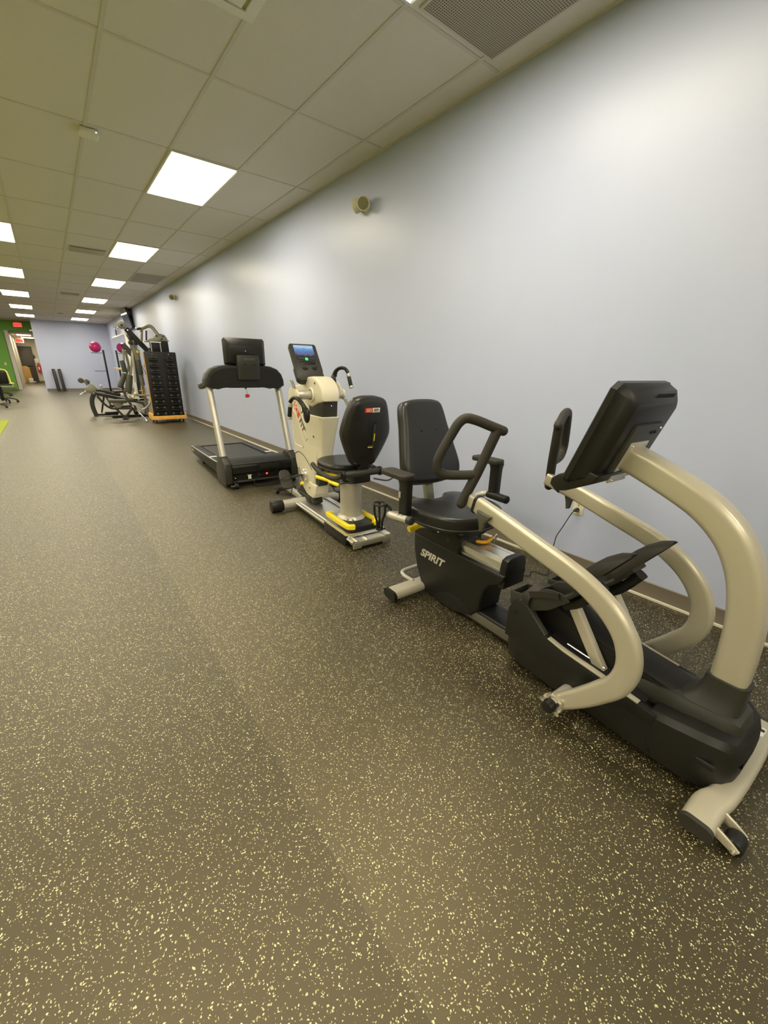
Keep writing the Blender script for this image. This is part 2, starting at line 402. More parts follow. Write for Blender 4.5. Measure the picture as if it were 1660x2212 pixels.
# green wall with the hallway opening
GY = 27.0
m = MB(); m.box((-4.12, GY + 0.1, CZ / 2), (5.76, 0.2, CZ)); m.box((0.4, GY + 0.1, (CZ + 2.64) / 2), (3.28, 0.2, CZ - 2.64)); m.box((1.9, GY + 0.1, CZ / 2), (1.6, 0.2, CZ))
struct('wall_green', m, GREEN)
m = MB(); m.box((-1.30, 31.7, 1.32), (0.1, 9.0, 2.64)); struct('wall_hall_left', m, CREAMW)
m = MB(); m.box((1.15, 31.7, 1.32), (0.1, 9.0, 2.64)); struct('wall_hall_right', m, CREAMW)
m = MB(); m.box((-0.1, 36.2, 1.32), (2.6, 0.1, 2.64)); struct('wall_hall_end', m, CREAMW)
m = MB(); m.box((-0.1, 31.75, 2.69), (2.6, 9.1, 0.1)); struct('ceiling_hall', m, CEIL)
# white casing of the opening
m = MB(); m.box((-1.19, GY + 0.08, 1.32), (0.13, 0.30, 2.64), bev=0.01); m.box((-1.262, GY - 0.01, 1.32), (0.03, 0.03, 2.64))
struct('trim_1', m, TRIMW)
m = MB(); m.box((-1.285, GY - 0.012, 1.28), (0.035, 0.02, 2.56)); struct('trim_2', m, BROWNDOOR)
# skirtings
m = MB(); m.prism([(WX, 0.0), (WX - 0.012, 0.0), (WX - 0.007, 0.010), (WX - 0.006, 0.098), (WX, 0.102)], 'y', -5, FY); struct('baseboard_right', m, BASEB)
m = MB(); m.box((WX - 0.012, 10.25, 0.006), (0.018, 30.4, 0.012)); struct('trim_3', m, CAULK)
m = MB(); m.prism([(FY, 0.0), (FY - 0.012, 0.0), (FY - 0.006, 0.010), (FY - 0.006, 0.10), (FY, 0.102)], 'x', -0.2, WX - 0.012); struct('baseboard_far', m, BASEB)
m = MB(); m.box((-4.15, GY - 0.005, 0.05), (5.6, 0.01, 0.1)); struct('baseboard_green', m, BASEB)
m = MB(); m.box((-0.1, 36.145, 0.05), (2.3, 0.01, 0.1)); struct('baseboard_hall', m, BASEB)
# ceiling grid: main tees and cross tees, wall angle
m = MB(); x = 1.212 - 0.6096 * 13
while x < WX - 0.05:
    m.box((x, 11.25, CZ - 0.002), (0.024, 32.3, 0.006)); x += 0.6096
y = 0.99 - 1.2192 * 4
while y < 27:
    m.box((-2.2, y, CZ - 0.0015), (9.6, 0.024, 0.005)); y += 1.2192
m.box((WX - 0.012, 10.25, CZ - 0.003), (0.024, 30.4, 0.007))
struct('trim_4', m, TEE)

# ------------------------------------------------------------------ ceiling lights
def panel_light(x0, y0, label, group=None, w=0.6096, l=1.2192, z=CZ):
    t = thing('ceiling_light', label, 'ceiling light', (x0 + w / 2, y0 + l / 2, z - 0.002), 0, group)
    m = MB()
    m.box((-w / 2 + 0.009, 0, -0.006), (0.018, l, 0.014), bev=0.003); m.box((w / 2 - 0.009, 0, -0.006), (0.018, l, 0.014), bev=0.003)
    m.box((0, -l / 2 + 0.009, -0.006), (w - 0.036, 0.018, 0.014), bev=0.003); m.box((0, l / 2 - 0.009, -0.006), (w - 0.036, 0.018, 0.014), bev=0.003)
    obj('frame', m, TRIMW, t)
    m = MB(); m.box((0, 0, -0.003), (w - 0.036, l - 0.036, 0.006)); obj('diffuser', m, PANEL, t)
    return t
LY = [0.99, 4.64, 8.30, 12.0, 15.68, 19.35, 22.95]
words = ['nearest', 'second', 'third', 'fourth', 'fifth', 'sixth', 'seventh']
for i, y in enumerate(LY):
    lab = ('glowing ceiling panel light whose corner touches the top photo edge' if i == 0 else
           'glowing ceiling panel light, %s complete one from the front beside the blue wall' % (['', 'first', 'second', 'third', 'fourth', 'fifth', 'sixth'][i]))
    panel_light(1.212 + (0.022 if i == 0 else 0), y - (0.03 if i == 0 else 0), lab, 'panel lights in the row along the blue wall')
for i in range(7):
    if i >= 2:
        panel_light(-0.616, LY[i], 'glowing ceiling panel light, %s from the front along the left photo edge' % ['', '', 'first', 'second', 'third', 'fourth', 'fifth'][i], 'panel lights in the left row')
out = 'ceiling panel light lighting the open left side of the gym, outside the picture'
for (x, ys) in ((1.212, [-2.67]), (-0.616, [-2.67, 0.99, 4.64]), (-2.444, [-2.67, 0.99, 4.64, 8.30, 12.0, 15.68, 19.35, 22.95]), (-4.27, [-2.67, 0.99, 4.64, 8.30, 12.0, 19.35])):
    for y in ys: panel_light(x, y, out, 'panel lights over the left side of the gym')
panel_light(-0.98, 30.3, 'hallway ceiling panel light just behind the green wall header', 'hallway lights', z=2.64)
panel_light(-0.90, 33.4, 'hallway ceiling panel light nearer the brown door', 'hallway lights', z=2.64)

# ------------------------------------------------------------------ ceiling fittings
def grille(x0, x1, y0, y1, label):
    t = thing('return_air_grille', label, 'air grille', ((x0 + x1) / 2, (y0 + y1) / 2, CZ - 0.002), 0, 'perforated return grilles')
    w, l = x1 - x0, y1 - y0
    m = MB(); m.box((0, 0, -0.005), (w - 0.03, l - 0.03, 0.006)); obj('perforated_face', m, PERF, t)
    m = MB()
    for s in (-1, 1):
        m.box((s * (w / 2 - 0.008), 0, -0.003), (0.016, l, 0.010)); m.box((0, s * (l / 2 - 0.008), -0.003), (w - 0.032, 0.016, 0.010))
    obj('frame', m, TEE, t)
grille(1.885, 2.48, 0.95, 2.165, 'large perforated grey return grille at the top edge, over the machines')
grille(1.83, 2.40, 10.76, 11.90, 'distant perforated grey return grille right of the third panel light')

def diffuser(x0, x1, y0, y1, label, slots, dirx=True):
    t = thing('supply_air_vent', label, 'air vent', ((x0 + x1) / 2, (y0 + y1) / 2, CZ - 0.002), 0)
    w, l = x1 - x0, y1 - y0
    m = MB(); m.box((0, 0, -0.004), (w, l, 0.008), bev=0.002); obj('frame', m, TEE, t)
    m = MB(); m.box((0, 0, -0.0085), (w - 0.05, l - 0.05, 0.002)); obj('duct_opening', m, VOIDSHADE, t)  # solid plate, the shade inside the duct is painted as its colour
    n = slots
    m = MB()
    for i in range(n):
        yy = -l / 2 + 0.03 + (l - 0.06) * (i + 0.5) / n
        m.box((0, yy, -0.016), (w - 0.05, 0.006, 0.026), rot=(35, 0, 0))
    obj('louvres', m, SILVER, t)
diffuser(0.64, 1.17, 9.08, 9.50, 'slotted silver supply vent left of the second fully visible panel light', 4)
diffuser(0.66, 1.10, 15.0, 15.35, 'far slotted supply vent beside the fourth panel light', 4)
diffuser(0.70, 0.90, 21.3, 21.5, 'tiny farthest dark ceiling vent near the far wall', 3)
# square stepped diffuser at the top edge
t = thing('square_ceiling_diffuser', 'white square stepped air diffuser cut off by the top edge of the photo', 'air vent', (0.955, 2.53, CZ - 0.002))
for i, (h, zz) in enumerate(((0.29, -0.004), (0.20, -0.018), (0.11, -0.030))):
    m = MB()
    a, b = h, h - 0.06
    rings = [[(sx * q, sy * q, z) for sx, sy in ((-1, -1), (1, -1), (1, 1), (-1, 1))] for q, z in ((a, zz), (a, zz - 0.006), (b, zz + 0.002 - 0.012), (b, zz))]
    m.loft(rings, closed=True); obj('stepped_ring', m, TRIMW, t)
m = MB(); m.box((0, 0, -0.038), (0.12, 0.12, 0.01), bev=0.004); obj('centre_plate', m, TRIMW, t)

t = thing('motion_sensor', 'small white ceiling sensor box with a green light on the grid bar', 'sensor', (0.63, 4.76, CZ - 0.004))
m = MB(); m.box((0, 0, -0.018), (0.135, 0.13, 0.034), bev=0.010, seg=3); obj('housing', m, TRIMW, t)
m = MB(); m.box((0, 0, -0.002), (0.09, 0.09, 0.008)); obj('mounting_plate', m, DGREY, t)
m = MB(); m.ball((0.045, -0.066, -0.022), 0.004); obj('indicator_light', m, LED, t)

OLIVE = mat('olive_lamp_lens', (0.26, 0.24, 0.13), 0.35, noise=0.04)
def emergency(y, z, label):
    t = thing('emergency_lamp', label, 'emergency light', (WX, y, z), 0)
    m = MB(); m._rodb(V((-0.02, 0, 0)), V((0, 0, 0)), 0.05, 0.055, 28, 0.006); obj('wall_mount', m, IVORY, t)
    for nm, d, off in (('near', V((-0.45, -0.62, -0.35)), V((-0.075, -0.045, 0))), ('far', V((-0.45, 0.8, -0.25)), V((-0.06, 0.07, 0.01)))):
        d.normalize(); a = off - d * 0.05; b = off + d * 0.035
        m = MB(); pts = [a, a + d * 0.006, a + d * 0.02, a + d * 0.045, b - d * 0.006, b]
        m.tube(pts, 0.05, n=28, rs=[0.012, 0.03, 0.045, 0.056, 0.060, 0.057]); m.rod(V((-0.01, off.y * .3, 0)), a + d * 0.03, 0.014)
        h = obj('lamp_head', m, IVORY, t)
        m = MB(); m.tube([b - d * 0.002, b + d * 0.003, b + d * 0.006], 0.05, n=28, rs=[0.050, 0.049, 0.030]); obj('lens', m, OLIVE, h)
emergency(3.69, 2.735, 'ivory twin head emergency lamp high on the blue wall, the large near one')
emergency(11.3, 2.765, 'small distant ivory emergency lamp high on the blue wall')

def outlet(y, z, label):
    t = thing('wall_outlet', label, 'wall outlet', (WX, y, z))
    m = MB(); m.box((-0.003, 0, 0), (0.006, 0.072, 0.116), bev=0.0025); obj('cover_plate', m, PLATE, t)
    for dz in (0.0205, -0.0205):
        m = MB(); m._rodb(V((-0.0085, 0, dz)), V((-0.005, 0, dz)), 0.0165, 0.0165, 24, 0.001); f = obj('socket', m, IVORY, t)
        m = MB(); m.box((-0.009, 0.006, dz + 0.004), (0.0012, 0.002, 0.008)); m.box((-0.009, -0.006, dz + 0.004), (0.0012, 0.002, 0.008)); m.rod((-0.0096, 0, dz - 0.008), (-0.008, 0, dz - 0.008), 0.0024)
        obj('slot', m, INK, f)
    m = MB(); m.rod((-0.0072, 0, 0), (-0.0055, 0, 0), 0.003); obj('screw', m, CHROME, t)
outlet(1.222, 0.452, 'ivory duplex wall outlet with a black plug, behind the nearest machine')
outlet(11.52, 0.50, 'small distant ivory wall outlet beside the dumbbell rack')
m = MB()
m.tube([(2.640, 1.222, 0.431), (2.615, 1.225, 0.429), (2.602, 1.232, 0.424)], 0.006, k=4, rs=[0.014, 0.012, 0.005])
m.tube([(2.606, 1.228, 0.427), (2.598, 1.245, 0.39), (2.60, 1.263, 0.345), (2.60, 1.286, 0.286), (2.60, 1.315, 0.214), (2.602, 1.323, 0.161), (2.60, 1.33, 0.07), (2.57, 1.31, 0.010), (2.47, 1.26, 0.006),
        (2.397, 1.238, 0.006), (2.362, 1.322, 0.006), (2.29, 1.30, 0.006), (2.237, 1.347, 0.006), (2.182, 1.419, 0.006), (2.05, 1.45, 0.006), (1.90, 1.42, 0.006), (1.76, 1.36, 0.006)], 0.0032, k=6, n=8)
tag(obj('power_cord', m, INK), 'thin black power cord hanging from the near wall outlet and trailing on the floor', 'power cord')

m = MB(); m.box((-1.73, 3.97, 0.004), (1.60, 17.95, 0.008)); tag(obj('turf_strip', m, TURF), 'lime green artificial turf strip at the left edge of the rubber floor', 'turf')
# ------------------------------------------------------------------ nearest machine: recumbent stepper
# local axes: -x is the side towards the aisle, y runs back along the wall, z up
ST = thing('recumbent_stepper', 'nearest machine, black and champagne recumbent stepper with curved handle arms and swivel seat', 'exercise machine', (1.565, 0, 0), -3.0)
# front stabiliser
m = MB()
sec = rr(0.078, 0.044, 0.021, 5)
m.sweep([(-0.318, 0.046, 0.050), (-0.22, 0.046, 0.054), (-0.13, 0.030, 0.060), (0.13, 0.030, 0.060), (0.22, 0.046, 0.054), (0.318, 0.046, 0.050)], [(v, u) for u, v in [(b, a) for a, b in sec]], up=(0, 1, 0), k=4, scales=[1.10, 1.10, 0.92, 0.92, 1.10, 1.10])
fs = obj('front_stabilizer', m, CHAMP, ST)
for s in (-1, 1):
    m = MB(); m.sweep([(s * 0.315, 0.046, 0.050), (s * 0.330, 0.046, 0.049)], rr(0.088, 0.052, 0.024, 5), up=(0, 1, 0)); obj('end_cap', m, DGREY, fs)
    for dx in (-0.045, 0.045):
        m = MB(); m.sweep([(s * 0.255 + dx * .8, 0.012, 0.056), (s * 0.255 + dx * .8, -0.022, 0.042), (s * 0.255 + dx * .8, -0.048, 0.030)], rr(0.010, 0.032, 0.004, 3), up=(1, 0, 0), k=3, scales=[1, 0.9, 0.7]); obj('wheel_bracket', m, CHAMP, fs)
    m = MB(); m._rodb(V((s * 0.255 - 0.028, -0.034, 0.026)), V((s * 0.255 + 0.028, -0.034, 0.026)), 0.026, 0.026, 24, 0.005); w = obj('wheel', m, BLACK, ST)
    m = MB(); m.rod((s * 0.255 - 0.046, -0.040, 0.032), (s * 0.255 + 0.046, -0.040, 0.032), 0.007); obj('axle_bolt', m, CHROME, w)
m = MB(); m.box((0.235, 0.044, 0.0785), (0.055, 0.034, 0.0015)); st = obj('warning_sticker', m, WHITE, ST)
m = MB(); m.box((0.243, 0.036, 0.0796), (0.016, 0.013, 0.001)); obj('sticker_mark', m, INK, st)

# main housing
def shell_ring(y, w, b, t, tw):
    # cross section: bottom half width w*.9, belly w, top half width tw
    return [(-tw, y, t), (-w * 0.985, y, t - 0.018), (-w, y, t - 0.05), (-w, y, b + 0.05), (-w * 0.93, y, b + 0.008), (-w * 0.85, y, b), (w * 0.85, y, b), (w * 0.93, y, b + 0.008), (w, y, b + 0.05), (w, y, t - 0.05), (w * 0.985, y, t - 0.018), (tw, y, t)]
m = MB()
S = [(0.024, 0.075, 0.10, 0.175, 0.055), (0.031, 0.105, 0.06, 0.20, 0.08), (0.048, 0.140, 0.04, 0.222, 0.11), (0.082, 0.165, 0.03, 0.232, 0.14), (0.13, 0.178, 0.025, 0.232, 0.155), (0.20, 0.180, 0.025, 0.222, 0.158), (0.27, 0.180, 0.025, 0.212, 0.158),
     (0.285, 0.180, 0.025, 0.185, 0.158), (0.50, 0.180, 0.028, 0.195, 0.160), (0.70, 0.178, 0.03, 0.22, 0.158), (0.80, 0.172, 0.032, 0.26, 0.150), (0.86, 0.160, 0.035, 0.27, 0.14), (0.885, 0.140, 0.05, 0.24, 0.11)]
m.loft([shell_ring(*q) for q in S]); hs = obj('housing', m, SATIN, ST)
# raised side walls beside the pedal slots
for s in (-1, 1):
    m = MB(); m.prism([(0.25, 0.16), (0.88, 0.16), (0.878, 0.30), (0.86, 0.345), (0.82, 0.365), (0.775, 0.335), (0.70, 0.262), (0.60, 0.240), (0.46, 0.228), (0.335, 0.214), (0.25, 0.206)], 'x', s * 0.181 if s < 0 else 0.146, -0.146 if s < 0 else s * 0.181, 0.004); obj('side_wall', m, SATIN, hs)
    m = MB(); m.sweep([(s * 0.164, 0.31, 0.212), (s * 0.164, 0.46, 0.2285), (s * 0.164, 0.60, 0.2415), (s * 0.164, 0.675, 0.256)], rr(0.026, 0.007, 0.003, 2), up=(1, 0, 0), k=3); obj('rail_strip', m, CHAMP, hs)
    m = MB(); m.sweep([(s * 0.164, 0.69, 0.262), (s * 0.164, 0.745, 0.310), (s * 0.164, 0.79, 0.349), (s * 0.164, 0.83, 0.362)], rr(0.030, 0.007, 0.003, 2), up=(1, 0, 0), k=3); obj('shoulder_trim', m, DGREY, hs)
    m = MB(); m._rodb(V((s * 0.176, 0.845, 0.30)), V((s * 0.184, 0.845, 0.30)), 0.010, 0.010, 20, 0.001); obj('screw_recess', m, VOIDSHADE, hs)
    m = MB(); m.box((s * 0.1735, 0.095, 0.145), (0.012, 0.055, 0.022), bev=0.010, seg=3); obj('grip_recess', m, VOIDSHADE, hs)
    m = MB(); pts = [(s * 0.1802, 0.36 + 0.12 * math.cos(R(a)), 0.045 + 0.085 * math.sin(R(a))) for a in range(0, 181, 12)]; m.tube(pts, 0.0022, n=6); obj('panel_seam', m, VOIDSHADE, hs)
# slots, chrome shafts
for s in (-1, 1):
    m = MB(); m.box((s * 0.112, 0.50, 0.215), (0.058, 0.40, 0.012), rot=(3.5, 0, 0)); obj('pedal_slot', m, VOIDSHADE, hs)
    m = MB(); m.rod((s * 0.112, 0.46, 0.226), (s * 0.112, 0.62, 0.238), 0.006); obj('guide_rod', m, CHROME, hs)
# centre cover between the pedals
def cov(y, w, t): return [(-w, y, 0.17), (-w, y, t - 0.05), (-w * .92, y, t - 0.015), (-w * .55, y, t), (w * .55, y, t), (w * .92, y, t - 0.015), (w, y, t - 0.05), (w, y, 0.17)]
m = MB(); m.loft([cov(0.20, .078, .255), cov(0.26, .080, .278), cov(0.42, .081, .302), cov(0.60, .083, .335), (cov(0.72, .085, .372)), cov(0.80, .090, .388), cov(0.85, .088, .375), cov(0.88, .08, .32)]); cc = obj('centre_cover', m, SATIN, hs)
m = MB(); m.tube([(0.083, 0.28, 0.262), (0.084, 0.45, 0.282), (0.086, 0.62, 0.312)], 0.0018, n=6, k=3); m.tube([(-0.083, 0.28, 0.262), (-0.084, 0.45, 0.282), (-0.086, 0.62, 0.312)], 0.0018, n=6, k=3); obj('cover_seam', m, VOIDSHADE, cc)
# front cowl
def cow(y, w, t): return [(-w, y, 0.19), (-w, y, t - 0.03), (-w * .85, y, t - 0.006), (-w * .5, y, t), (w * .5, y, t), (w * .85, y, t - 0.006), (w, y, t - 0.03), (w, y, 0.19)]
m = MB(); m.loft([cow(0.050, .05, .235), cow(0.062, .075, .262), cow(0.09, .092, .275), cow(0.20, .10, .270), cow(0.30, .098, .262), cow(0.37, .09, .25), cow(0.42, .07, .24)]); obj('front_cowl', m, DGREY, hs)
# mast and boot
MP = [(0, 0.130, 0.20), (0, 0.134, 0.36), (0, 0.137, 0.48), (0, 0.148, 0.60), (0, 0.178, 0.72), (0, 0.236, 0.825), (0, 0.325, 0.905), (0, 0.44, 0.962), (0, 0.56, 1.010), (0, 0.64, 1.035)]
m = MB(); m.sweep(MP, rr(0.088, 0.098, 0.026, 6), up=(1, 0, 0), k=5); obj('mast', m, CHAMP, ST)
m = MB(); m.loft([[(x * s, y * s2 + yc, z) for x, y in rr(0.098, 0.110, 0.030, 5)] for s, s2, yc, z in ((1.85, 1.7, 0.17, 0.235), (1.62, 1.55, 0.160, 0.262), (1.22, 1.2, 0.143, 0.29), (1.10, 1.08, 0.136, 0.33), (1.04, 1.04, 0.134, 0.372), (0.95, 0.95, 0.134, 0.374))]); obj('mast_boot', m, DGREY, ST)

# console, tilted
cy_ = V((0, 0.125, -0.355)).normalized()          # down along the console face
XF = oriented((0.0, 0.0, 0.0), (1, 0, 0), -cy_)     # local x right, local y up the face, local z towards... 
def CP(x, u, d):    # x, distance down the face from the top edge, depth behind the face
    f = V((0, 0.603, 1.283)) + cy_ * u; n = V((0, -cy_.z, cy_.y)); n = -V((0, 0.943, 0.332))
    return V((x, f.y, f.z)) + n * d
def cring(hw, u0, u1, d, ch):
    pts = [(-hw + ch, u0), (-hw, u0 + ch), (-hw, u1 - ch), (-hw + ch, u1), (hw - ch, u1), (hw, u1 - ch), (hw, u0 + ch), (hw - ch, u0)]
    return [CP(x, u, d) for x, u in pts]
m = MB(); m.loft([cring(0.184, 0.008, 0.372, -0.004, 0.018), cring(0.192, 0.000, 0.380, 0.002, 0.022), cring(0.192, 0.000, 0.380, 0.022, 0.022), cring(0.188, 0.004, 0.374, 0.026, 0.022), cring(0.180, 0.012, 0.350, 0.060, 0.022), cring(0.158, 0.040, 0.345, 0.088, 0.02), cring(0.152, 0.046, 0.34, 0.092, 0.02)])
con = obj('console', m, BLACK, ST)
m = MB(); m.loft([cring(0.165, 0.03, 0.235, -0.002, 0.01), cring(0.165, 0.03, 0.235, 0.002, 0.01)]); obj('display', m, TVGLASS, con)
# lower tray lip with drink pockets
m = MB(); m.prism([(0.752, 0.945), (0.778, 0.925), (0.782, 0.900), (0.755, 0.878), (0.715, 0.888), (0.62, 0.935), (0.60, 0.968), (0.66, 0.985)], 'x', -0.172, 0.172, 0.008); tr = obj('accessory_tray', m, BLACK, con)
m = MB()
m.sweep([CP(0, 0.115, 0.090), CP(0, 0.30, 0.092)], rr(0.20, 0.022, 0.009, 4), up=(1, 0, 0)); obj('rear_cover', m, DGREY, con)
m = MB(); m.loft([cring(0.066, 0.180, 0.345, 0.098, 0.004), cring(0.066, 0.180, 0.345, 0.104, 0.004)]); pl = obj('mounting_plate', m, SILVER, con)
for x in (-0.048, 0.048):
    for u in (0.193, 0.332):
        m = MB(); m.ball(CP(x, u, 0.1045), 0.006, (1, 1, 0.6), 12); obj('bolt', m, CHROME, pl)
for x in (-0.012, 0.012):
    m = MB(); m.box(CP(x + 0.055, 0.145, 0.1015), (0.011, 0.006, 0.014), rot=(-19, 0, 0)); obj('socket', m, VOIDSHADE, con)
m = MB(); m.ball(CP(0.100, 0.135, 0.100), 0.006, seg=12); obj('antenna_jack', m, CHROME, con)
m = MB()
for i in range(22):
    x = 0.0 + i * 0.0062; p = CP(x - 0.02, 0.0265, 0.0765); m.box(p, (0.0022, 0.003, 0.022), rot=(28, 0, 0))
obj('vent_slots', m, VOIDSHADE, con)
for x, u, d in ((-0.181, 0.05, 0.04), (-0.181, 0.20, 0.04)):
    m = MB(); m.ball(CP(x, u, d), 0.0045, seg=10); obj('screw', m, VOIDSHADE, con)

# handle arms
AP = [(1.045, 0.760), (0.90, 0.722), (0.72, 0.672), (0.60, 0.640), (0.51, 0.607), (0.425, 0.556), (0.362, 0.487), (0.335, 0.40), (0.350, 0.315), (0.398, 0.245), (0.455, 0.175), (0.53, 0.095)]
for s, dy in ((-1, 0.0), (1, -0.025)):
    ax = 0.268 * s
    dA = 0.0 if s < 0 else -0.035
    zf = lambda z: z if s < 0 else z + 0.024 * max(0.0, min(1.0, (z - 0.45) / 0.2))
    m = MB(); m.sweep([(ax, y + dy + dA * max(0.0, min(1.0, (y - 0.6) / 0.4)), zf(z)) for y, z in AP], rr(0.046, 0.078, 0.017, 5), up=(1, 0, 0), k=5, scales=[0.96, 1, 1, 1, 1, 1, 1, 1, 1, 0.95, 0.82]); arm = obj('handle_arm', m, CHAMP, ST)
    # pivot with bolts at the foot of the arm
    m = MB(); m._rodb(V((s * 0.178, 0.545 + dy, 0.085)), V((s * 0.30, 0.545 + dy, 0.085)), 0.030, 0.030, 24, 0.004); obj('pivot_hub', m, SILVER, arm)
    m = MB(); m._rodb(V((s * 0.30, 0.545 + dy, 0.085)), V((s * 0.332, 0.545 + dy, 0.085)), 0.027, 0.024, 24, 0.005); obj('pivot_cap', m, BLACK, arm)
    for a in range(0, 360, 72):
        m = MB(); m.rod((s * 0.292, 0.545 + dy + 0.038 * math.cos(R(a)), 0.085 + 0.038 * math.sin(R(a))), (s * 0.306, 0.545 + dy + 0.038 * math.cos(R(a)), 0.085 + 0.038 * math.sin(R(a))), 0.0105, n=6); obj('bolt', m, CHROME, arm)
    m = MB(); m._rodb(V((s * 0.286, 0.545 + dy, 0.085)), V((s * 0.296, 0.545 + dy, 0.085)), 0.041, 0.041, 28, 0.003); obj('pivot_flange', m, CHAMP, arm)
    # telescopic inner tube, collar, lever
    m = MB(); m.sweep([(ax, 0.97 + dy, zf(0.739)), (ax, 1.095 + dy, zf(0.770))], rr(0.036, 0.062, 0.012, 4), up=(1, 0, 0)); obj('inner_tube', m, CHAMP, arm)
    m = MB(); m.sweep([(ax, 1.038 + dy + dA, zf(0.757)), (ax, 1.050 + dy + dA, zf(0.760))], rr(0.052, 0.084, 0.019, 5), up=(1, 0, 0)); obj('collar', m, BLACK, arm)
    m = MB(); m.prism([(1.010 + dy, 0.748), (0.975 + dy, 0.742), (0.935 + dy, 0.738), (0.945 + dy, 0.722), (0.963 + dy, 0.705), (0.970 + dy, 0.665), (0.985 + dy, 0.660), (0.993 + dy, 0.700)], 'x', min(ax + s * 0.022, ax + s * 0.042), max(ax + s * 0.022, ax + s * 0.042), 0.004); obj('release_lever', m, PADGREY, arm)
    # grip loop, turned outwards
    th = R(58 if s < 0 else 66)
    g = lambda L, z: (ax + s * L * math.sin(th) + (0.0 if s < 0 else 0.14 * (z - 0.755) + 0.22 * max(0, L)), 1.09 + dy + L * math.cos(th), z)
    m = MB()
    m.tube([g(0.036, 0.748), g(0.026, 0.775), g(-0.022, 0.885), g(-0.085, 1.055), g(-0.095, 1.082)], 0.0215, k=2, n=16)
    m.tube([g(-0.115, 1.068), g(-0.06, 1.088), g(0.0, 1.110), g(0.045, 1.118), g(0.075, 1.098), g(0.10, 1.055), g(0.135, 0.985), g(0.152, 0.94), g(0.147, 0.900), g(0.115, 0.880), g(0.05, 0.878), g(-0.01, 0.880)], 0.0205, k=5, n=16)
    m.ball(g(-0.115, 1.068), 0.0205, seg=16); m.ball(g(0.036, 0.748), 0.0215, seg=16)
    obj('foam_grip', m, RUBBER, arm)

# pedals
for s, dy, dz in ((-1, 0.0, 0.0), (1, -0.045, 0.015)):
    px_ = s * 0.105; q = lambda x, y, z: (px_ + x, y + dy, z + dz)
    m = MB(); m.sweep([q(0, 0.640, 0.435), q(0, 0.475, 0.205)], rr(0.034, 0.042, 0.006, 3), up=(1, 0, 0)); pa = obj('pedal_arm', m, CHAMP, ST)
    m = MB(); m.sweep([q(0, 0.875, 0.345), q(0, 0.80, 0.352), q(0, 0.715, 0.392), q(0, 0.63, 0.470), q(0, 0.575, 0.540), q(0, 0.555, 0.565)], rr(0.115, 0.020, 0.008, 4), up=(1, 0, 0), k=4, scales=[0.85, 0.95, 1, 1, 1, 0.9])
    pd = obj('pedal', m, DGREY, ST)
    m = MB()
    for sx in (-1, 1):
        poly = [(0.885, 0.315), (0.89, 0.378), (0.82, 0.388), (0.78, 0.42), (0.74, 0.455), (0.70, 0.470), (0.655, 0.475), (0.62, 0.455), (0.70, 0.375), (0.79, 0.325)]
        m.prism([(a + dy, b + dz) for a, b in poly], 'x', px_ + sx * 0.056 - 0.004, px_ + sx * 0.056 + 0.004, 0.002)
    m.box(q(0, 0.885, 0.348), (0.112, 0.008, 0.062), bev=0.003); obj('heel_cup', m, DGREY, pd)
    # straps
    m = MB()
    def ribbon(mb, pts, wdir, w, t, k=5):
        P = crom(pts, k); wd = V(wdir).normalized(); rings = []
        for i, p in enumerate(P):
            tt = (P[min(i + 1, len(P) - 1)] - P[max(i - 1, 0)]).normalized(); ww = (wd - tt * wd.dot(tt)).normalized(); nn = tt.cross(ww)
            rings.append([p + ww * a + nn * b for a, b in ((w / 2, t / 2), (-w / 2, t / 2), (-w / 2, -t / 2), (w / 2, -t / 2))])
        mb.loft(rings)
    ax_ = V((0, -0.165, 0.225)).normalized(); up_ = V((0, ax_.z, -ax_.y))
    rings = []
    for t_, hh, ww in ((0.03, 0.052, 0.060), (0.08, 0.056, 0.061), (0.15, 0.054, 0.061), (0.20, 0.048, 0.060), (0.245, 0.034, 0.054), (0.272, 0.016, 0.040), (0.282, 0.006, 0.02)):
        base = V(q(0, 0.625, 0.478)) + ax_ * t_
        arc_o = [base + V((ww * math.cos(R(a)), 0, 0)) + up_ * (hh * math.sin(R(a)) ** 0.8) for a in range(0, 181, 12)]
        arc_i = [base + V(((ww - .005) * math.cos(R(a)), 0, 0)) + up_ * ((hh - .006) * max(0, math.sin(R(a))) ** 0.8) for a in range(180, -1, -12)]
        rings.append(arc_o + arc_i)
    m.loft(rings, cap=False)
    obj('toe_strap', m, RUBBER, pd)
    m = MB(); ribbon(m, [q(-0.064, 0.80, 0.33), q(-0.072, 0.80, 0.39), q(-0.04, 0.78, 0.435), q(0.02, 0.765, 0.44), q(0.064, 0.79, 0.39), q(0.064, 0.80, 0.33)], (0, 1, 0.1), 0.034, 0.005)
    ribbon(m, [q(-0.068, 0.79, 0.41), q(-0.072, 0.73, 0.44), q(-0.070, 0.66, 0.465)], (0, 0.3, 1), 0.026, 0.005); obj('heel_strap', m, RUBBER, pd)
    m = MB(); m.sweep([q(0, 0.66, 0.405), q(0, 0.60, 0.45), q(0, 0.54, 0.54)], rr(0.055, 0.04, 0.012, 3), up=(1, 0, 0), k=3); obj('pedal_bracket', m, BLACK, pd)

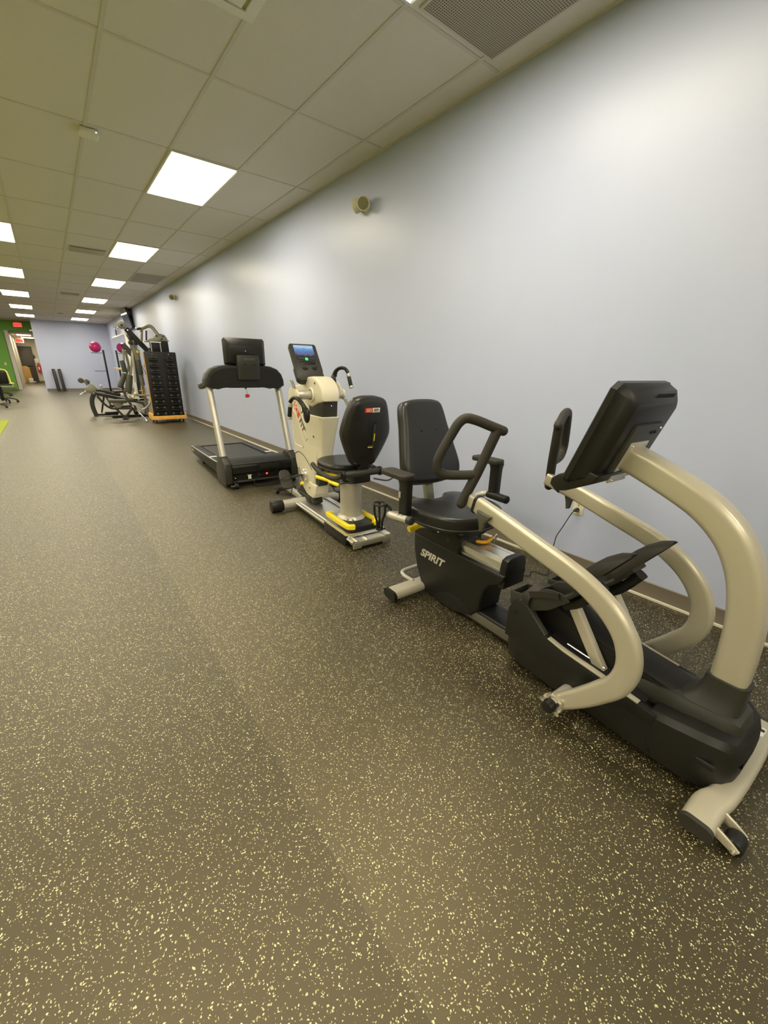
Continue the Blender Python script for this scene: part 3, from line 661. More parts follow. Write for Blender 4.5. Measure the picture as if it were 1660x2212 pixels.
# base rail to the seat column
m = MB(); m.box((0.0, 1.12, 0.060), (0.145, 0.56, 0.085), bev=0.014, seg=3); brl = obj('base_rail', m, BLACK, ST)
for s in (-1, 1):
    m = MB(); m.box((s * 0.0735, 1.12, 0.062), (0.004, 0.54, 0.050), bev=0.0015); obj('side_strip', m, RAILGREY, brl)
m = MB(); m.sweep([(-0.30, 1.60, 0.048), (0.30, 1.60, 0.048)], rr(0.105, 0.052, 0.024, 5), up=(0, 1, 0)); rs = obj('rear_stabilizer', m, CHAMP, ST)
for s in (-1, 1):
    m = MB(); m.sweep([(s * 0.298, 1.60, 0.047), (s * 0.318, 1.60, 0.045)], rr(0.113, 0.06, 0.026, 5), up=(0, 1, 0)); obj('end_cap', m, BLACK, rs)
    m = MB(); m.rod((s * 0.26, 1.60, 0.0), (s * 0.26, 1.60, 0.024), 0.018); obj('levelling_foot', m, BLACK, rs)
m = MB(); m.tube([(-0.12, 1.62, 0.07), (-0.13, 1.70, 0.075), (-0.11, 1.745, 0.078), (-0.05, 1.755, 0.078), (0.05, 1.755, 0.078), (0.11, 1.745, 0.078), (0.13, 1.70, 0.075), (0.12, 1.62, 0.07)], 0.012, k=4); obj('lifting_handle', m, SILVER, ST)
# seat column shroud
m = MB(); m.prism([(1.675, 0.372), (1.668, 0.26), (1.640, 0.16), (1.595, 0.075), (1.555, 0.022), (1.30, 0.022), (1.17, 0.060), (1.125, 0.11), (1.120, 0.17), (1.105, 0.235), (1.070, 0.285), (1.015, 0.315), (0.995, 0.34), (0.99, 0.374)], 'x', -0.088, 0.088, 0.016, 3); col = obj('column_shroud', m, SATIN, ST)
m = MB(); m.prism([(1.47, 0.021), (1.44, 0.06), (1.38, 0.10), (1.30, 0.118), (1.22, 0.105), (1.17, 0.06), (1.30, 0.021)], 'x', -0.0895, -0.080, 0.0015); obj('arched_panel', m, BLACK, col)
text('maker_name', 'SPIRIT', 0.066, LIGHTINK, col, (-0.0888, 1.602, 0.270), (0, -1, -0.02), (0, -0.02, 1), shear=0.32, bold=0.0022, sx=1.10)
# aluminium rail and cap
m = MB(); m.prism([(-0.066, 0.368), (0.066, 0.368), (0.066, 0.385), (0.058, 0.390), (0.058, 0.402), (0.066, 0.407), (0.066, 0.425), (0.048, 0.445), (0.030, 0.445), (0.026, 0.441), (-0.026, 0.441), (-0.030, 0.445), (-0.048, 0.445), (-0.066, 0.425), (-0.066, 0.407), (-0.058, 0.402), (-0.058, 0.390), (-0.066, 0.385)], 'y', 1.02, 1.66); obj('seat_rail', m, ALU, ST)
m = MB(); m.prism([(-0.076, 0.30), (-0.078, 0.40), (-0.068, 0.445), (-0.04, 0.458), (0.04, 0.458), (0.068, 0.445), (0.078, 0.40), (0.076, 0.30)], 'y', 0.992, 1.030, 0.006); obj('rail_cap', m, BLACK, ST)
# carriage
m = MB(); m.box((0.0, 1.47, 0.445), (0.165, 0.34, 0.10), bev=0.012); cg = obj('seat_carriage', m, BLACK, ST)
for s in (-1, 1):
    m = MB(); m.prism([(1.30, 0.372), (1.665, 0.372), (1.668, 0.455), (1.60, 0.482), (1.34, 0.482), (1.30, 0.46)], 'x', min(s * 0.070, s * 0.0885), max(s * 0.070, s * 0.0885), 0.004); obj('side_plate', m, SATIN, cg)
for y in (1.38, 1.52):
    m = MB(); m.ring((-0.0895, y, 0.425), 0.010, 0.0022, (1, 0, 0), 18, 6); obj('bolt', m, PADGREY, cg)
m = MB(); m.box((0.0, 1.44, 0.512), (0.115, 0.20, 0.05), bev=0.006); obj('swivel_block', m, BLACK, cg)
m = MB(); m.box((-0.02, 1.42, 0.520), (0.24, 0.30, 0.012), bev=0.003); obj('swivel_plate', m, SILVER, cg)
for x, y in ((-0.08, 1.29), (0.08, 1.29)):
    m = MB(); m.box((x, y, 0.512), (0.035, 0.02, 0.046), bev=0.003); obj('seat_bracket', m, GREYMET, cg)
m = MB(); m.rod((-0.10, 1.50, 0.47), (-0.16, 1.53, 0.475), 0.014); m.rod((-0.085, 1.40, 0.475), (-0.13, 1.42, 0.48), 0.016); obj('lock_pin', m, CHROME, cg)
m = MB(); m.tube([(0.10, 1.30, 0.475), (0.10, 1.34, 0.48), (0.06, 1.38, 0.48)], 0.03, k=2); obj('lever_pivot', m, BLACK, cg)
m = MB(); m.sweep([(-0.10, 1.57, 0.470), (-0.15, 1.60, 0.440), (-0.185, 1.605, 0.430)], rr(0.034, 0.030, 0.008, 3), up=(0, 1, 0), k=3); obj('yellow_lever', m, YELLOW, cg, 'yellow release lever')
m = MB(); m.tube([(0.10, 1.22, 0.40), (0.10, 1.21, 0.47), (0.075, 1.20, 0.478), (0.03, 1.20, 0.462)], 0.005, k=4); lv = obj('swivel_lever', m, CHROME, cg)
m = MB(); m.tube([(0.055, 1.20, 0.470), (0.02, 1.20, 0.458), (-0.02, 1.205, 0.462), (-0.045, 1.21, 0.470)], 0.0095, k=4); m.ball((-0.045, 1.21, 0.470), 0.0095, seg=12); obj('lever_grip', m, ORANGE, lv, 'orange grip')
# seat cushion: wide saddle with a notch at the back
SX = 0.035
out = [(-0.250, 1.36), (-0.215, 1.265), (-0.13, 1.20), (-0.02, 1.175), (0.09, 1.195), (0.175, 1.255), (0.212, 1.35), (0.222, 1.45), (0.205, 1.55), (0.155, 1.615), (0.085, 1.625), (0.040, 1.585), (-0.015, 1.565), (-0.065, 1.580), (-0.110, 1.62), (-0.17, 1.625), (-0.235, 1.56), (-0.262, 1.46)]
m = cushion(smooth2(out, 5), 0.530, 0.612, 0.020, dome=0.004); seat = obj('seat', m, VINYL, ST)
m = MB(); P = smooth2(out, 4); m.tube([(x * 1.0, y, 0.548) for x, y in P], 0.0035, n=6, closed=True); obj('piping', m, PIPING, seat)
m = cushion(smooth2([((x + 0.02) * .93 - 0.02, (y - 1.4) * .93 + 1.4) for x, y in out], 3), 0.524, 0.540, 0.004); obj('seat_pan', m, BLACK, seat)
# backrest, leaning back
bl = V((0, 0.175, 0.46)).normalized(); bn = V((0, bl.z, -bl.y))
BX = 0.035
bo = [(-0.150, 0.00), (-0.195, 0.025), (-0.212, 0.09), (-0.195, 0.20), (-0.172, 0.32), (-0.160, 0.41), (-0.140, 0.462), (-0.085, 0.482), (0.0, 0.487), (0.085, 0.482), (0.140, 0.462), (0.160, 0.41), (0.172, 0.32), (0.195, 0.20), (0.212, 0.09), (0.195, 0.025), (0.150, 0.0), (0.0, -0.010)]
m = cushion(smooth2(bo, 5), 0.0, 0.072, 0.028, dome=0.004)
XFb = oriented((BX, 1.672, 0.672), (1, 0, 0), bl)   # z of this frame = x cross bl
XFb = Matrix(((1, 0, 0, BX), (0, bl.y, -bl.z, 1.690), (0, bl.z, bl.y, 0.668), (0, 0, 0, 1)))
bk = obj('backrest', m, VINYL, ST, xf=XFb)
m = MB(); P = smooth2(bo, 4); m.tube([(x, y, 0.012) for x, y in P], 0.0035, n=6, closed=True); obj('piping', m, PIPING, bk, xf=XFb)
for x in (-0.055, 0.055):
    m = MB(); m.ball((x, 0.30, 0.0745), 0.012, (1, 1, 0.25), 14); obj('tuft_button', m, BLACK, bk, xf=XFb)
m = cushion(smooth2([(x * .86, y * .9 + .03) for x, y in bo], 3), -0.014, 0.002, 0.004); obj('back_shell', m, BLACK, bk, xf=XFb)
m = MB(); m.box((SX, 1.700, 0.60), (0.060, 0.030, 0.20), rot=(-14, 0, 0), bev=0.004); bp = obj('back_post', m, GREYMET, ST)
m = MB(); m.box((SX, 1.655, 0.532), (0.13, 0.13, 0.022), bev=0.004); obj('post_foot', m, GREYMET, bp)
for x in (-0.045, 0.045):
    m = MB(); m.rod((SX + x, 1.66, 0.54), (SX + x, 1.66, 0.563), 0.011, n=6); obj('bolt', m, CHROME, bp)
# arm rests
for s in (-1, 1):
    cx = SX + 0.028 + s * 0.353
    m = MB(); m.sweep([(cx, 1.515, 0.56), (cx, 1.515, 0.66), (cx, 1.515, 0.735), (cx, 1.517, 0.766)], rr(0.046, 0.066, 0.010, 3), up=(1, 0, 0), k=3, scales=[1, 1, 1.02, 1.25]); ar = obj('armrest_post', m, BLACK, ST)
    po = rr(0.092, 0.212, 0.030, 6)
    m = cushion([(cx + x, 1.590 + y) for x, y in po], 0.764, 0.792, 0.008); obj('armrest_pad', m, RUBBER, ar)
    m = MB(); m.box((cx + s * 0.024 if s > 0 else cx - 0.024, 1.535, 0.68), (0.006, 0.016, 0.036), bev=0.003); obj('height_button', m, SILVER, ar)
    m = MB(); m.tube([(SX + s * 0.12, 1.60, 0.522), (SX + s * 0.24, 1.60, 0.525), (SX + s * 0.34, 1.60, 0.548), (SX + s * 0.378, 1.575, 0.562), (SX + s * 0.372, 1.50, 0.567), (SX + s * 0.360, 1.43, 0.570)], 0.020, k=5, n=18); gb = obj('seat_grip_bar', m, SILVER, ST)
    if s > 0:
        m = MB(); m.tube([(SX + 0.3775, 1.555, 0.5635), (SX + 0.3765, 1.53, 0.5655), (SX + 0.372, 1.50, 0.567), (SX + 0.360, 1.43, 0.570), (SX + 0.354, 1.39, 0.572), (SX + 0.353, 1.385, 0.572)], 0.0250, n=18, rs=[0.022, 0.025, 0.025, 0.025, 0.025, 0.019]); obj('grip', m, BLACK, gb)
    else:
        m = MB(); m.rod((SX + s * 0.361, 1.445, 0.5695), (SX + s * 0.357, 1.415, 0.571), 0.0225, bev=0.003); obj('end_cap', m, DGREY, gb)
        m = MB(); m.ring((SX - 0.366, 1.475, 0.568), 0.0200, 0.0022, (0.06, 1, 0), 20, 6); m.ring((SX - 0.370, 1.50, 0.567), 0.0200, 0.0022, (0.06, 1, 0), 20, 6); obj('clamp_ring', m, DGREY, gb)
# bottle cage on the near grip bar
m = MB()
bx, by = -0.350, 1.665
m.ring((bx, by, 0.60), 0.036, 0.006, (0, 0, 1), 22, 8)
for a in (60, 180, 290):
    c_, s_ = math.cos(R(a)), math.sin(R(a))
    m.tube([(bx + 0.036 * c_, by + 0.036 * s_, 0.60), (bx + 0.034 * c_, by + 0.034 * s_, 0.55), (bx + 0.018 * c_, by + 0.018 * s_, 0.50), (bx + 0.016 * c_, by + 0.016 * s_, 0.455)], 0.0065, k=4, n=8)
m.ring((bx, by, 0.452), 0.016, 0.007, (0, 0, 1), 16, 8)
m.tube([(bx + 0.03, by - 0.02, 0.595), (bx + 0.03, by - 0.06, 0.58), (SX - 0.378, 1.60, 0.56)], 0.009, k=3)
obj('bottle_cage', m, BLACK, ST)
# ------------------------------------------------------------------ second machine: ivory arm and leg ergometer
SC = thing('arm_leg_ergometer', 'ivory arm and leg ergometer with lit screen, black bucket seat and yellow levers', 'exercise machine', (1.74, 2.35, 0), -4.5)
CX = -0.02
# track
m = MB(); m.box((CX, 0.60, 0.045), (0.30, 1.30, 0.040), bev=0.004); trk = obj('track', m, GREYMET, SC)
for s in (-1, 1):
    m = MB(); m.prism([(CX + s * 0.125, 0.062), (CX + s * 0.172, 0.062), (CX + s * 0.178, 0.070), (CX + s * 0.172, 0.080), (CX + s * 0.158, 0.080), (CX + s * 0.154, 0.075), (CX + s * 0.140, 0.075), (CX + s * 0.136, 0.080), (CX + s * 0.125, 0.080)], 'y', -0.052, 1.10); obj('track_edge', m, ALU, trk)
m = MB(); m.box((CX, 0.55, 0.066), (0.235, 1.19, 0.006)); obj('track_plate', m, ALU, trk)
m = MB(); m.box((CX - 0.045, 0.0, 0.0745), (0.004, 0.11, 0.012)); obj('track_groove', m, CHROME, trk)
for s in (-1, 1):
    m = MB(); m.box((CX + s * 0.13, -0.045, 0.04), (0.07, 0.02, 0.05), bev=0.003); obj('track_end_block', m, GREYMET, trk)
m = MB(); m.box((CX, -0.02, 0.02), (0.19, 0.05, 0.034), bev=0.004); obj('rear_foot', m, BLACK, trk)
# seat slide block
m = MB(); m.box((CX - 0.168, 0.235, 0.055), (0.030, 0.38, 0.075), bev=0.005); m.box((CX + 0.168, 0.235, 0.055), (0.030, 0.38, 0.075), bev=0.005); sl = obj('slide_side_plate', m, BLACK, SC)
for s in (-1, 1):
    m = MB(); m.box((CX + s * 0.168, 0.235, 0.0945), (0.022, 0.375, 0.004)); obj('slide_trim', m, ALU, sl)
m = MB(); m.box((CX, 0.055, 0.086), (0.33, 0.030, 0.018), bev=0.003); obj('slide_cross_bar', m, ALU, sl)
m = MB(); m.box((CX + 0.035, 0.24, 0.105), (0.235, 0.30, 0.045), bev=0.008); sb = obj('pedestal_base', m, BLACK, SC)
# yellow foot lever around the pedestal
m = MB()
for s in (-1, 1):
    X = CX + 0.015 + s * 0.135
    m.sweep([(X - s * 0.05, 0.475, 0.128), (X - s * 0.012, 0.478, 0.130), (X, 0.455, 0.132), (X, 0.30, 0.132), (X, 0.135, 0.132), (X - s * 0.012, 0.108, 0.132), (X - s * 0.048, 0.100, 0.130)], rr(0.040, 0.038, 0.009, 3), up=(0, 0, 1), k=2)
obj('foot_lever', m, YELLOW, SC, 'yellow foot lever wrapped around the pedestal')
# pedestal
PX, PY = CX + 0.035, 0.345
m = MB(); m.loft([[(PX + x * f, PY + y * f, z) for x, y in circ(0.088, 36, 0.100)] for f, z in ((1.30, 0.126), (1.24, 0.134), (1.04, 0.150), (1.0, 0.165), (0.99, 0.30), (1.0, 0.420), (1.0, 0.430), (0.93, 0.434))]); pe = obj('pedestal', m, SILVER, SC)
m = MB(); m._rodb(V((PX, PY, 0.41)), V((PX, PY, 0.445)), 0.072, 0.072, 28, 0.004); obj('collar', m, BLACK, pe)
m = MB(); m.rod((PX, PY, 0.43), (PX, PY, 0.50), 0.035); obj('seat_post', m, CHROME, pe)
for x, y in ((-0.075, -0.085), (-0.045, -0.115)):
    m = MB(); m.rod((PX + x, PY + y, 0.124), (PX + x, PY + y, 0.14), 0.009, n=6); obj('bolt', m, CHROME, pe)
# seat mechanism
m = MB(); m.box((CX + 0.02, 0.20, 0.505), (0.15, 0.14, 0.085), bev=0.014); m.box((CX + 0.02, 0.33, 0.515), (0.14, 0.26, 0.040), bev=0.008); mc = obj('swivel_mechanism', m, BLACK, SC)
m = MB(); m._rodb(V((CX - 0.145, 0.135, 0.545)), V((CX + 0.185, 0.135, 0.545)), 0.026, 0.026, 22, 0.004); obj('pivot_tube', m, DGREY, mc)
for x in (-0.148, 0.178):
    m = MB(); m._rodb(V((CX + x - 0.012, 0.135, 0.545)), V((CX + x + 0.012, 0.135, 0.545)), 0.036, 0.036, 24, 0.005); obj('pivot_cap', m, BLACK, mc)
# seat
so = [(-0.17, 0.30), (-0.185, 0.42), (-0.175, 0.52), (-0.13, 0.60), (-0.05, 0.645), (0.02, 0.65), (0.09, 0.645), (0.17, 0.60), (0.215, 0.52), (0.225, 0.42), (0.21, 0.30), (0.15, 0.235), (0.02, 0.215), (-0.11, 0.235)]
so = [(x + CX, y) for x, y in so]
m = cushion(smooth2(so, 5), 0.540, 0.594, 0.020, dome=-0.006); seat2 = obj('seat', m, VINYL, SC)
m = MB(); m.tube([(x, y, 0.552) for x, y in smooth2(so, 4)], 0.003, n=6, closed=True); obj('piping', m, PIPING, seat2)
# backrest seen from behind
bo2 = [(-0.085, 0.0), (-0.120, 0.05), (-0.165, 0.145), (-0.195, 0.225), (-0.198, 0.275), (-0.18, 0.36), (-0.152, 0.45), (-0.122, 0.495), (-0.06, 0.515), (0.0, 0.518), (0.06, 0.515), (0.122, 0.495), (0.152, 0.45), (0.18, 0.36), (0.198, 0.275), (0.195, 0.225), (0.165, 0.145), (0.120, 0.05), (0.085, 0.0), (0, -0.012)]
lean = V((0, -0.10, 0.49)).normalized()
XF2 = Matrix(((1, 0, 0, CX + 0.035), (0, lean.y, lean.z, 0.175), (0, lean.z, -lean.y, 0.610), (0, 0, 0, 1)))
m = cushion(smooth2(bo2, 5), -0.02, 0.045, 0.022, dome=-0.006); bk2 = obj('backrest', m, VINYL, SC, xf=XF2)
m = MB(); P = smooth2(bo2, 5)
rings = []
for f, z in ((1.0, -0.018), (1.005, -0.026), (0.97, -0.038), (0.86, -0.050), (0.55, -0.060), (0.2, -0.063), (0.02, -0.063)):
    rings.append([(x * f, (y - .25) * f + .25, z) for x, y in P])
m.loft(rings); shell = obj('back_shell', m, DIAL, bk2, xf=XF2)
m = MB(); m.tube([(x, y, -0.017) for x, y in P], 0.0035, n=6, closed=True); obj('piping', m, PIPING, bk2, xf=XF2)
m = MB(); m.prism([(-0.012, 0.15), (0.05, 0.15), (0.056, 0.36), (-0.006, 0.365)], 'z', -0.066, -0.060, 0.002); obj('handle_recess', m, VOIDSHADE, shell, xf=XF2)
m = MB(); m.box((0.036, 0.25, -0.070), (0.016, 0.16, 0.010), bev=0.004); m.box((0.02, 0.165, -0.070), (0.045, 0.014, 0.010), bev=0.003); lt_ = obj('strap_handle', m, DGREY, shell, xf=XF2)
m = MB(); m.box((0.038, 0.235, -0.076), (0.007, 0.055, 0.004)); m.box((0.012, 0.160, -0.076), (0.040, 0.005, 0.004)); obj('yellow_trim', m, YELLOW, shell, 'yellow edge of the strap handle', xf=XF2)
# name plate on the shell
def onback(x, y, z): 
    v = XF2 @ V((x, y, z)); return (v.x, v.y, v.z)
m = MB(); m.box((-0.022, 0.432, -0.053), (0.060, 0.030, 0.016)); np1 = obj('name_plate_red', m, LOGORED, shell, 'red half of the name plate', xf=XF2)
m = MB(); m.box((0.0385, 0.432, -0.053), (0.061, 0.030, 0.016)); np2 = obj('name_plate_white', m, WHITE, shell, 'white half of the name plate', xf=XF2)
text('name_letters', 'SCI', 0.029, WHITE, np1, onback(-0.022, 0.432, -0.0620), (1, 0, 0), lean, align='CENTER', bold=0.0004)
text('name_letters', 'FIT', 0.029, INK, np2, onback(0.0385, 0.432, -0.0620), (1, 0, 0), lean, align='CENTER', bold=0.0004)
m = MB(); m.box((CX + 0.035, 0.150, 0.600), (0.075, 0.045, 0.10), rot=(12, 0, 0), bev=0.006); obj('back_bracket', m, BLACK, mc)
# curved side handles
for s in (-1, 1):
    m = MB(); m.tube([(CX + 0.02 + s * 0.18, 0.135, 0.545), (CX + 0.02 + s * 0.215, 0.16, 0.525), (CX + 0.02 + s * 0.232, 0.24, 0.515), (CX + 0.02 + s * 0.235, 0.36, 0.520), (CX + 0.02 + s * 0.232, 0.47, 0.535), (CX + 0.02 + s * 0.226, 0.55, 0.555)], 0.0185, k=5, n=16)
    m.ball((CX + 0.02 + s * 0.226, 0.55, 0.555), 0.0185, seg=16); obj('side_handle', m, RUBBER, SC)
# yellow levers
for pts, r in (([(CX - 0.215, 0.22, 0.494), (CX - 0.237, 0.33, 0.492), (CX - 0.242, 0.40, 0.488)], 0.014), ([(CX - 0.10, 0.26, 0.50), (CX - 0.13, 0.36, 0.498), (CX - 0.150, 0.46, 0.490), (CX - 0.11, 0.50, 0.49)], 0.015), ([(CX - 0.205, 0.115, 0.486), (CX - 0.218, 0.215, 0.488)], 0.014), ([(CX + 0.29, 0.14, 0.505), (CX + 0.30, 0.19, 0.515)], 0.010)):
    m = MB(); m.tube(pts, r, k=3, n=14); m.ball(pts[-1], r, seg=14); m.ball(pts[0], r, seg=14); obj('yellow_lever', m, YELLOW, mc, 'yellow seat lever grip')
m = MB(); m.tube([(CX - 0.05, 0.14, 0.485), (CX - 0.205, 0.12, 0.486)], 0.005); obj('lever_rod', m, DGREY, mc); m = MB(); m.tube([(CX + 0.10, 0.10, 0.50), (CX + 0.20, 0.06, 0.48), (CX + 0.28, 0.09, 0.492), (CX + 0.29, 0.14, 0.505)], 0.006, k=4); obj('lever_rod', m, DGREY, mc)
# front stabiliser tube
m = MB(); m.rod((CX - 0.30, 1.10, 0.058), (CX + 0.30, 1.10, 0.058), 0.046, n=28); sb2 = obj('stabilizer_tube', m, SILVER, SC)
for s in (-1, 1):
    m = MB(); m._rodb(V((CX + s * 0.29, 1.10, 0.058)), V((CX + s * 0.405, 1.10, 0.058)), 0.055, 0.055, 28, 0.006); obj('end_cap', m, BLACK, sb2)
m = MB(); m.box((CX, 1.12, 0.085), (0.13, 0.26, 0.09), bev=0.015); m.prism([(0.92, 0.08), (1.36, 0.08), (1.26, 0.16), (1.20, 0.22), (0.95, 0.20)], 'x', CX - 0.05, CX + 0.05, 0.01); obj('frame_foot', m, DGREY, SC)
# rear frame with wheels (far side)
m = MB(); m.box((CX - 0.05, 1.42, 0.075), (0.05, 0.50, 0.045), bev=0.006); fr_ = obj('rear_frame_bar', m, SILVER, SC)
m = MB(); m.box((CX - 0.05, 1.655, 0.055), (0.16, 0.04, 0.05), bev=0.005); obj('wheel_bar', m, DGREY, fr_)
for x in (-0.145, 0.045):
    m = MB(); m._rodb(V((CX + x - 0.014, 1.665, 0.034)), V((CX + x + 0.014, 1.665, 0.034)), 0.033, 0.033, 20, 0.005); w = obj('wheel', m, BLACK, SC)
    m = MB(); m.rod((CX + x - 0.02, 1.665, 0.034), (CX + x + 0.02, 1.665, 0.034), 0.008); obj('axle_bolt', m, CHROME, w)
# ivory body: tall leaning shell
body = [(0.925, 0.150), (1.060, 0.150), (1.15, 0.205), (1.225, 0.300), (1.285, 0.42), (1.315, 0.54), (1.345, 0.70), (1.375, 0.86), (1.405, 1.04), (1.395, 1.085), (1.34, 1.120), (1.24, 1.142), (1.06, 1.166), (0.90, 1.185), (0.82, 1.18), (0.72, 1.02), (0.70, 0.86), (0.74, 0.62), (0.80, 0.50), (0.87, 0.30)]
m = MB(); m.prism(body, 'x', CX - 0.062, CX + 0.062, 0.018, 3); bd = obj('body_shell', m, IVORY, SC)
# rotating drum head
m = MB()
hd = [(0.965, 1.205), (0.90, 1.225), (0.80, 1.232), (0.72, 1.225), (0.655, 1.195), (0.608, 1.145), (0.590, 1.09), (0.598, 1.045), (0.635, 1.030), (0.70, 1.02), (0.83, 0.98), (0.93, 1.00), (0.98, 1.08), (0.985, 1.16)]
m.prism(hd, 'x', CX - 0.080, CX + 0.080, 0.020, 3); dr = obj('drum_head', m, IVORY, bd)
m = MB(); m.loft([[(CX + a, b, z) for a, b in rr(2 * hw, y1 - y0, 0.022, 5) for b in [b + (y0 + y1) / 2]] for hw, y0, y1, z in ((0.050, 0.725, 0.86, 0.540), (0.056, 0.700, 0.93, 0.546), (0.060, 0.685, 0.97, 0.62), (0.070, 0.650, 1.00, 0.76), (0.082, 0.612, 0.98, 0.900), (0.083, 0.608, 0.97, 0.912), (0.078, 0.615, 0.95, 0.916))]); obj('lower_cowl', m, IVORY, bd)
m = MB(); m.prism([(0.612, 1.035), (0.628, 0.905), (0.90, 0.905), (0.90, 1.035)], 'x', CX - 0.068, CX + 0.068, 0.008); ap = obj('front_panel', m, DGREY, bd)
m = MB(); m.ball((CX + 0.01, 0.618, 1.005), 0.008, seg=12); obj('screw', m, CHROME, ap)
m = MB(); m.prism([(0.705, 0.545), (0.745, 0.42), (0.805, 0.28), (0.85, 0.27), (0.90, 0.40), (0.85, 0.54)], 'x', CX - 0.046, CX + 0.046, 0.006); lp = obj('lower_front_panel', m, DGREY, bd)
m = MB(); m.ball((CX + 0.01, 0.722, 0.488), 0.008, seg=12); obj('screw', m, CHROME, lp)
m = MB(); m.prism([(0.81, 0.285), (0.83, 0.20), (0.90, 0.145), (1.02, 0.15), (1.05, 0.22), (0.96, 0.30), (0.90, 0.285)], 'x', CX - 0.068, CX + 0.068, 0.012, 3); obj('toe_cowl', m, IVORY, bd)
# side recess
for s in (-1, 1):
    X = CX + s * 0.0625; lo, hi = min(X, X + s * 0.0015), max(X, X + s * 0.0015)
    m = MB(); P = [(1.315, 0.86), (1.295, 0.72), (1.28, 0.625), (1.255, 0.600), (1.10, 0.590), (1.07, 0.605), (1.075, 0.66), (1.13, 0.76), (1.20, 0.88), (1.28, 0.92)]
    m.prism(P, 'x', lo, hi); obj('side_recess', m, CREAMW, bd)
    m = MB(); m.tube([(X, a, b) for a, b in P], 0.007, closed=True, n=8); obj('recess_rim', m, IVORY, bd)
    m = MB(); m.tube([(X, 1.30, 0.50), (X, 1.20, 0.535), (X, 1.08, 0.52), (X, 0.98, 0.47), (X, 0.90, 0.42)], 0.004, k=4, n=8); obj('shell_seam', m, PADGREY, bd)
    for y, z, r in ((1.31, 1.00, 0.010), (0.80, 0.735, 0.010), (0.72, 1.18, 0.010), (0.95, 0.235, 0.008)):
        xx = CX + s * (0.079 if z == 0.735 else (0.086 if z == 1.18 else (0.069 if z < .3 else 0.0625)))
        m = MB(); m._rodb(V((xx, y, z)), V((xx + s * 0.002, y, z)), r, r, 16, 0.0005); obj('screw_recess', m, PADGREY, bd)
# logo strip running down the near side
u1 = V((0, 1.245 - 1.020, 1.000 - 0.745)); dn = -u1.normalized()
pr = V((0, -dn.z, dn.y))           # perpendicular, pointing up and forward
if pr.z < 0: pr = -pr
lc = V((CX - 0.0635, 1.245, 0.985))
def strip(a, b, w, h, mt, nm, d=0.0):
    m = MB(); p0 = lc + dn * a; p1 = lc + dn * b
    c = [(p0 + pr * w), (p0 - pr * w), (p1 - pr * w), (p1 + pr * w)]
    m.loft([[V((CX - 0.060, q.y, q.z)) for q in c], [V((CX - 0.0635 - d, q.y, q.z)) for q in c]]); return obj(nm, m, mt, bd)
s0 = strip(0.0, 0.155, 0.034, 0, LOGORED, 'logo_red_box'); s1 = strip(0.155, 0.40, 0.036, 0, INK, 'logo_outline'); s2 = strip(0.158, 0.396, 0.031, 0, IVORY, 'logo_ivory_box', 0.001)
tp = lc + dn * 0.012; text('logo_letters', 'SCI', 0.085, WHITE, s0, (CX - 0.0642, tp.y, tp.z), dn, pr, bold=0.001, sx=0.86)
tp = lc + dn * 0.185; text('logo_letters', 'FIT', 0.078, INK, s2, (CX - 0.0652, tp.y, tp.z), dn, pr, bold=0.001, sx=1.3)
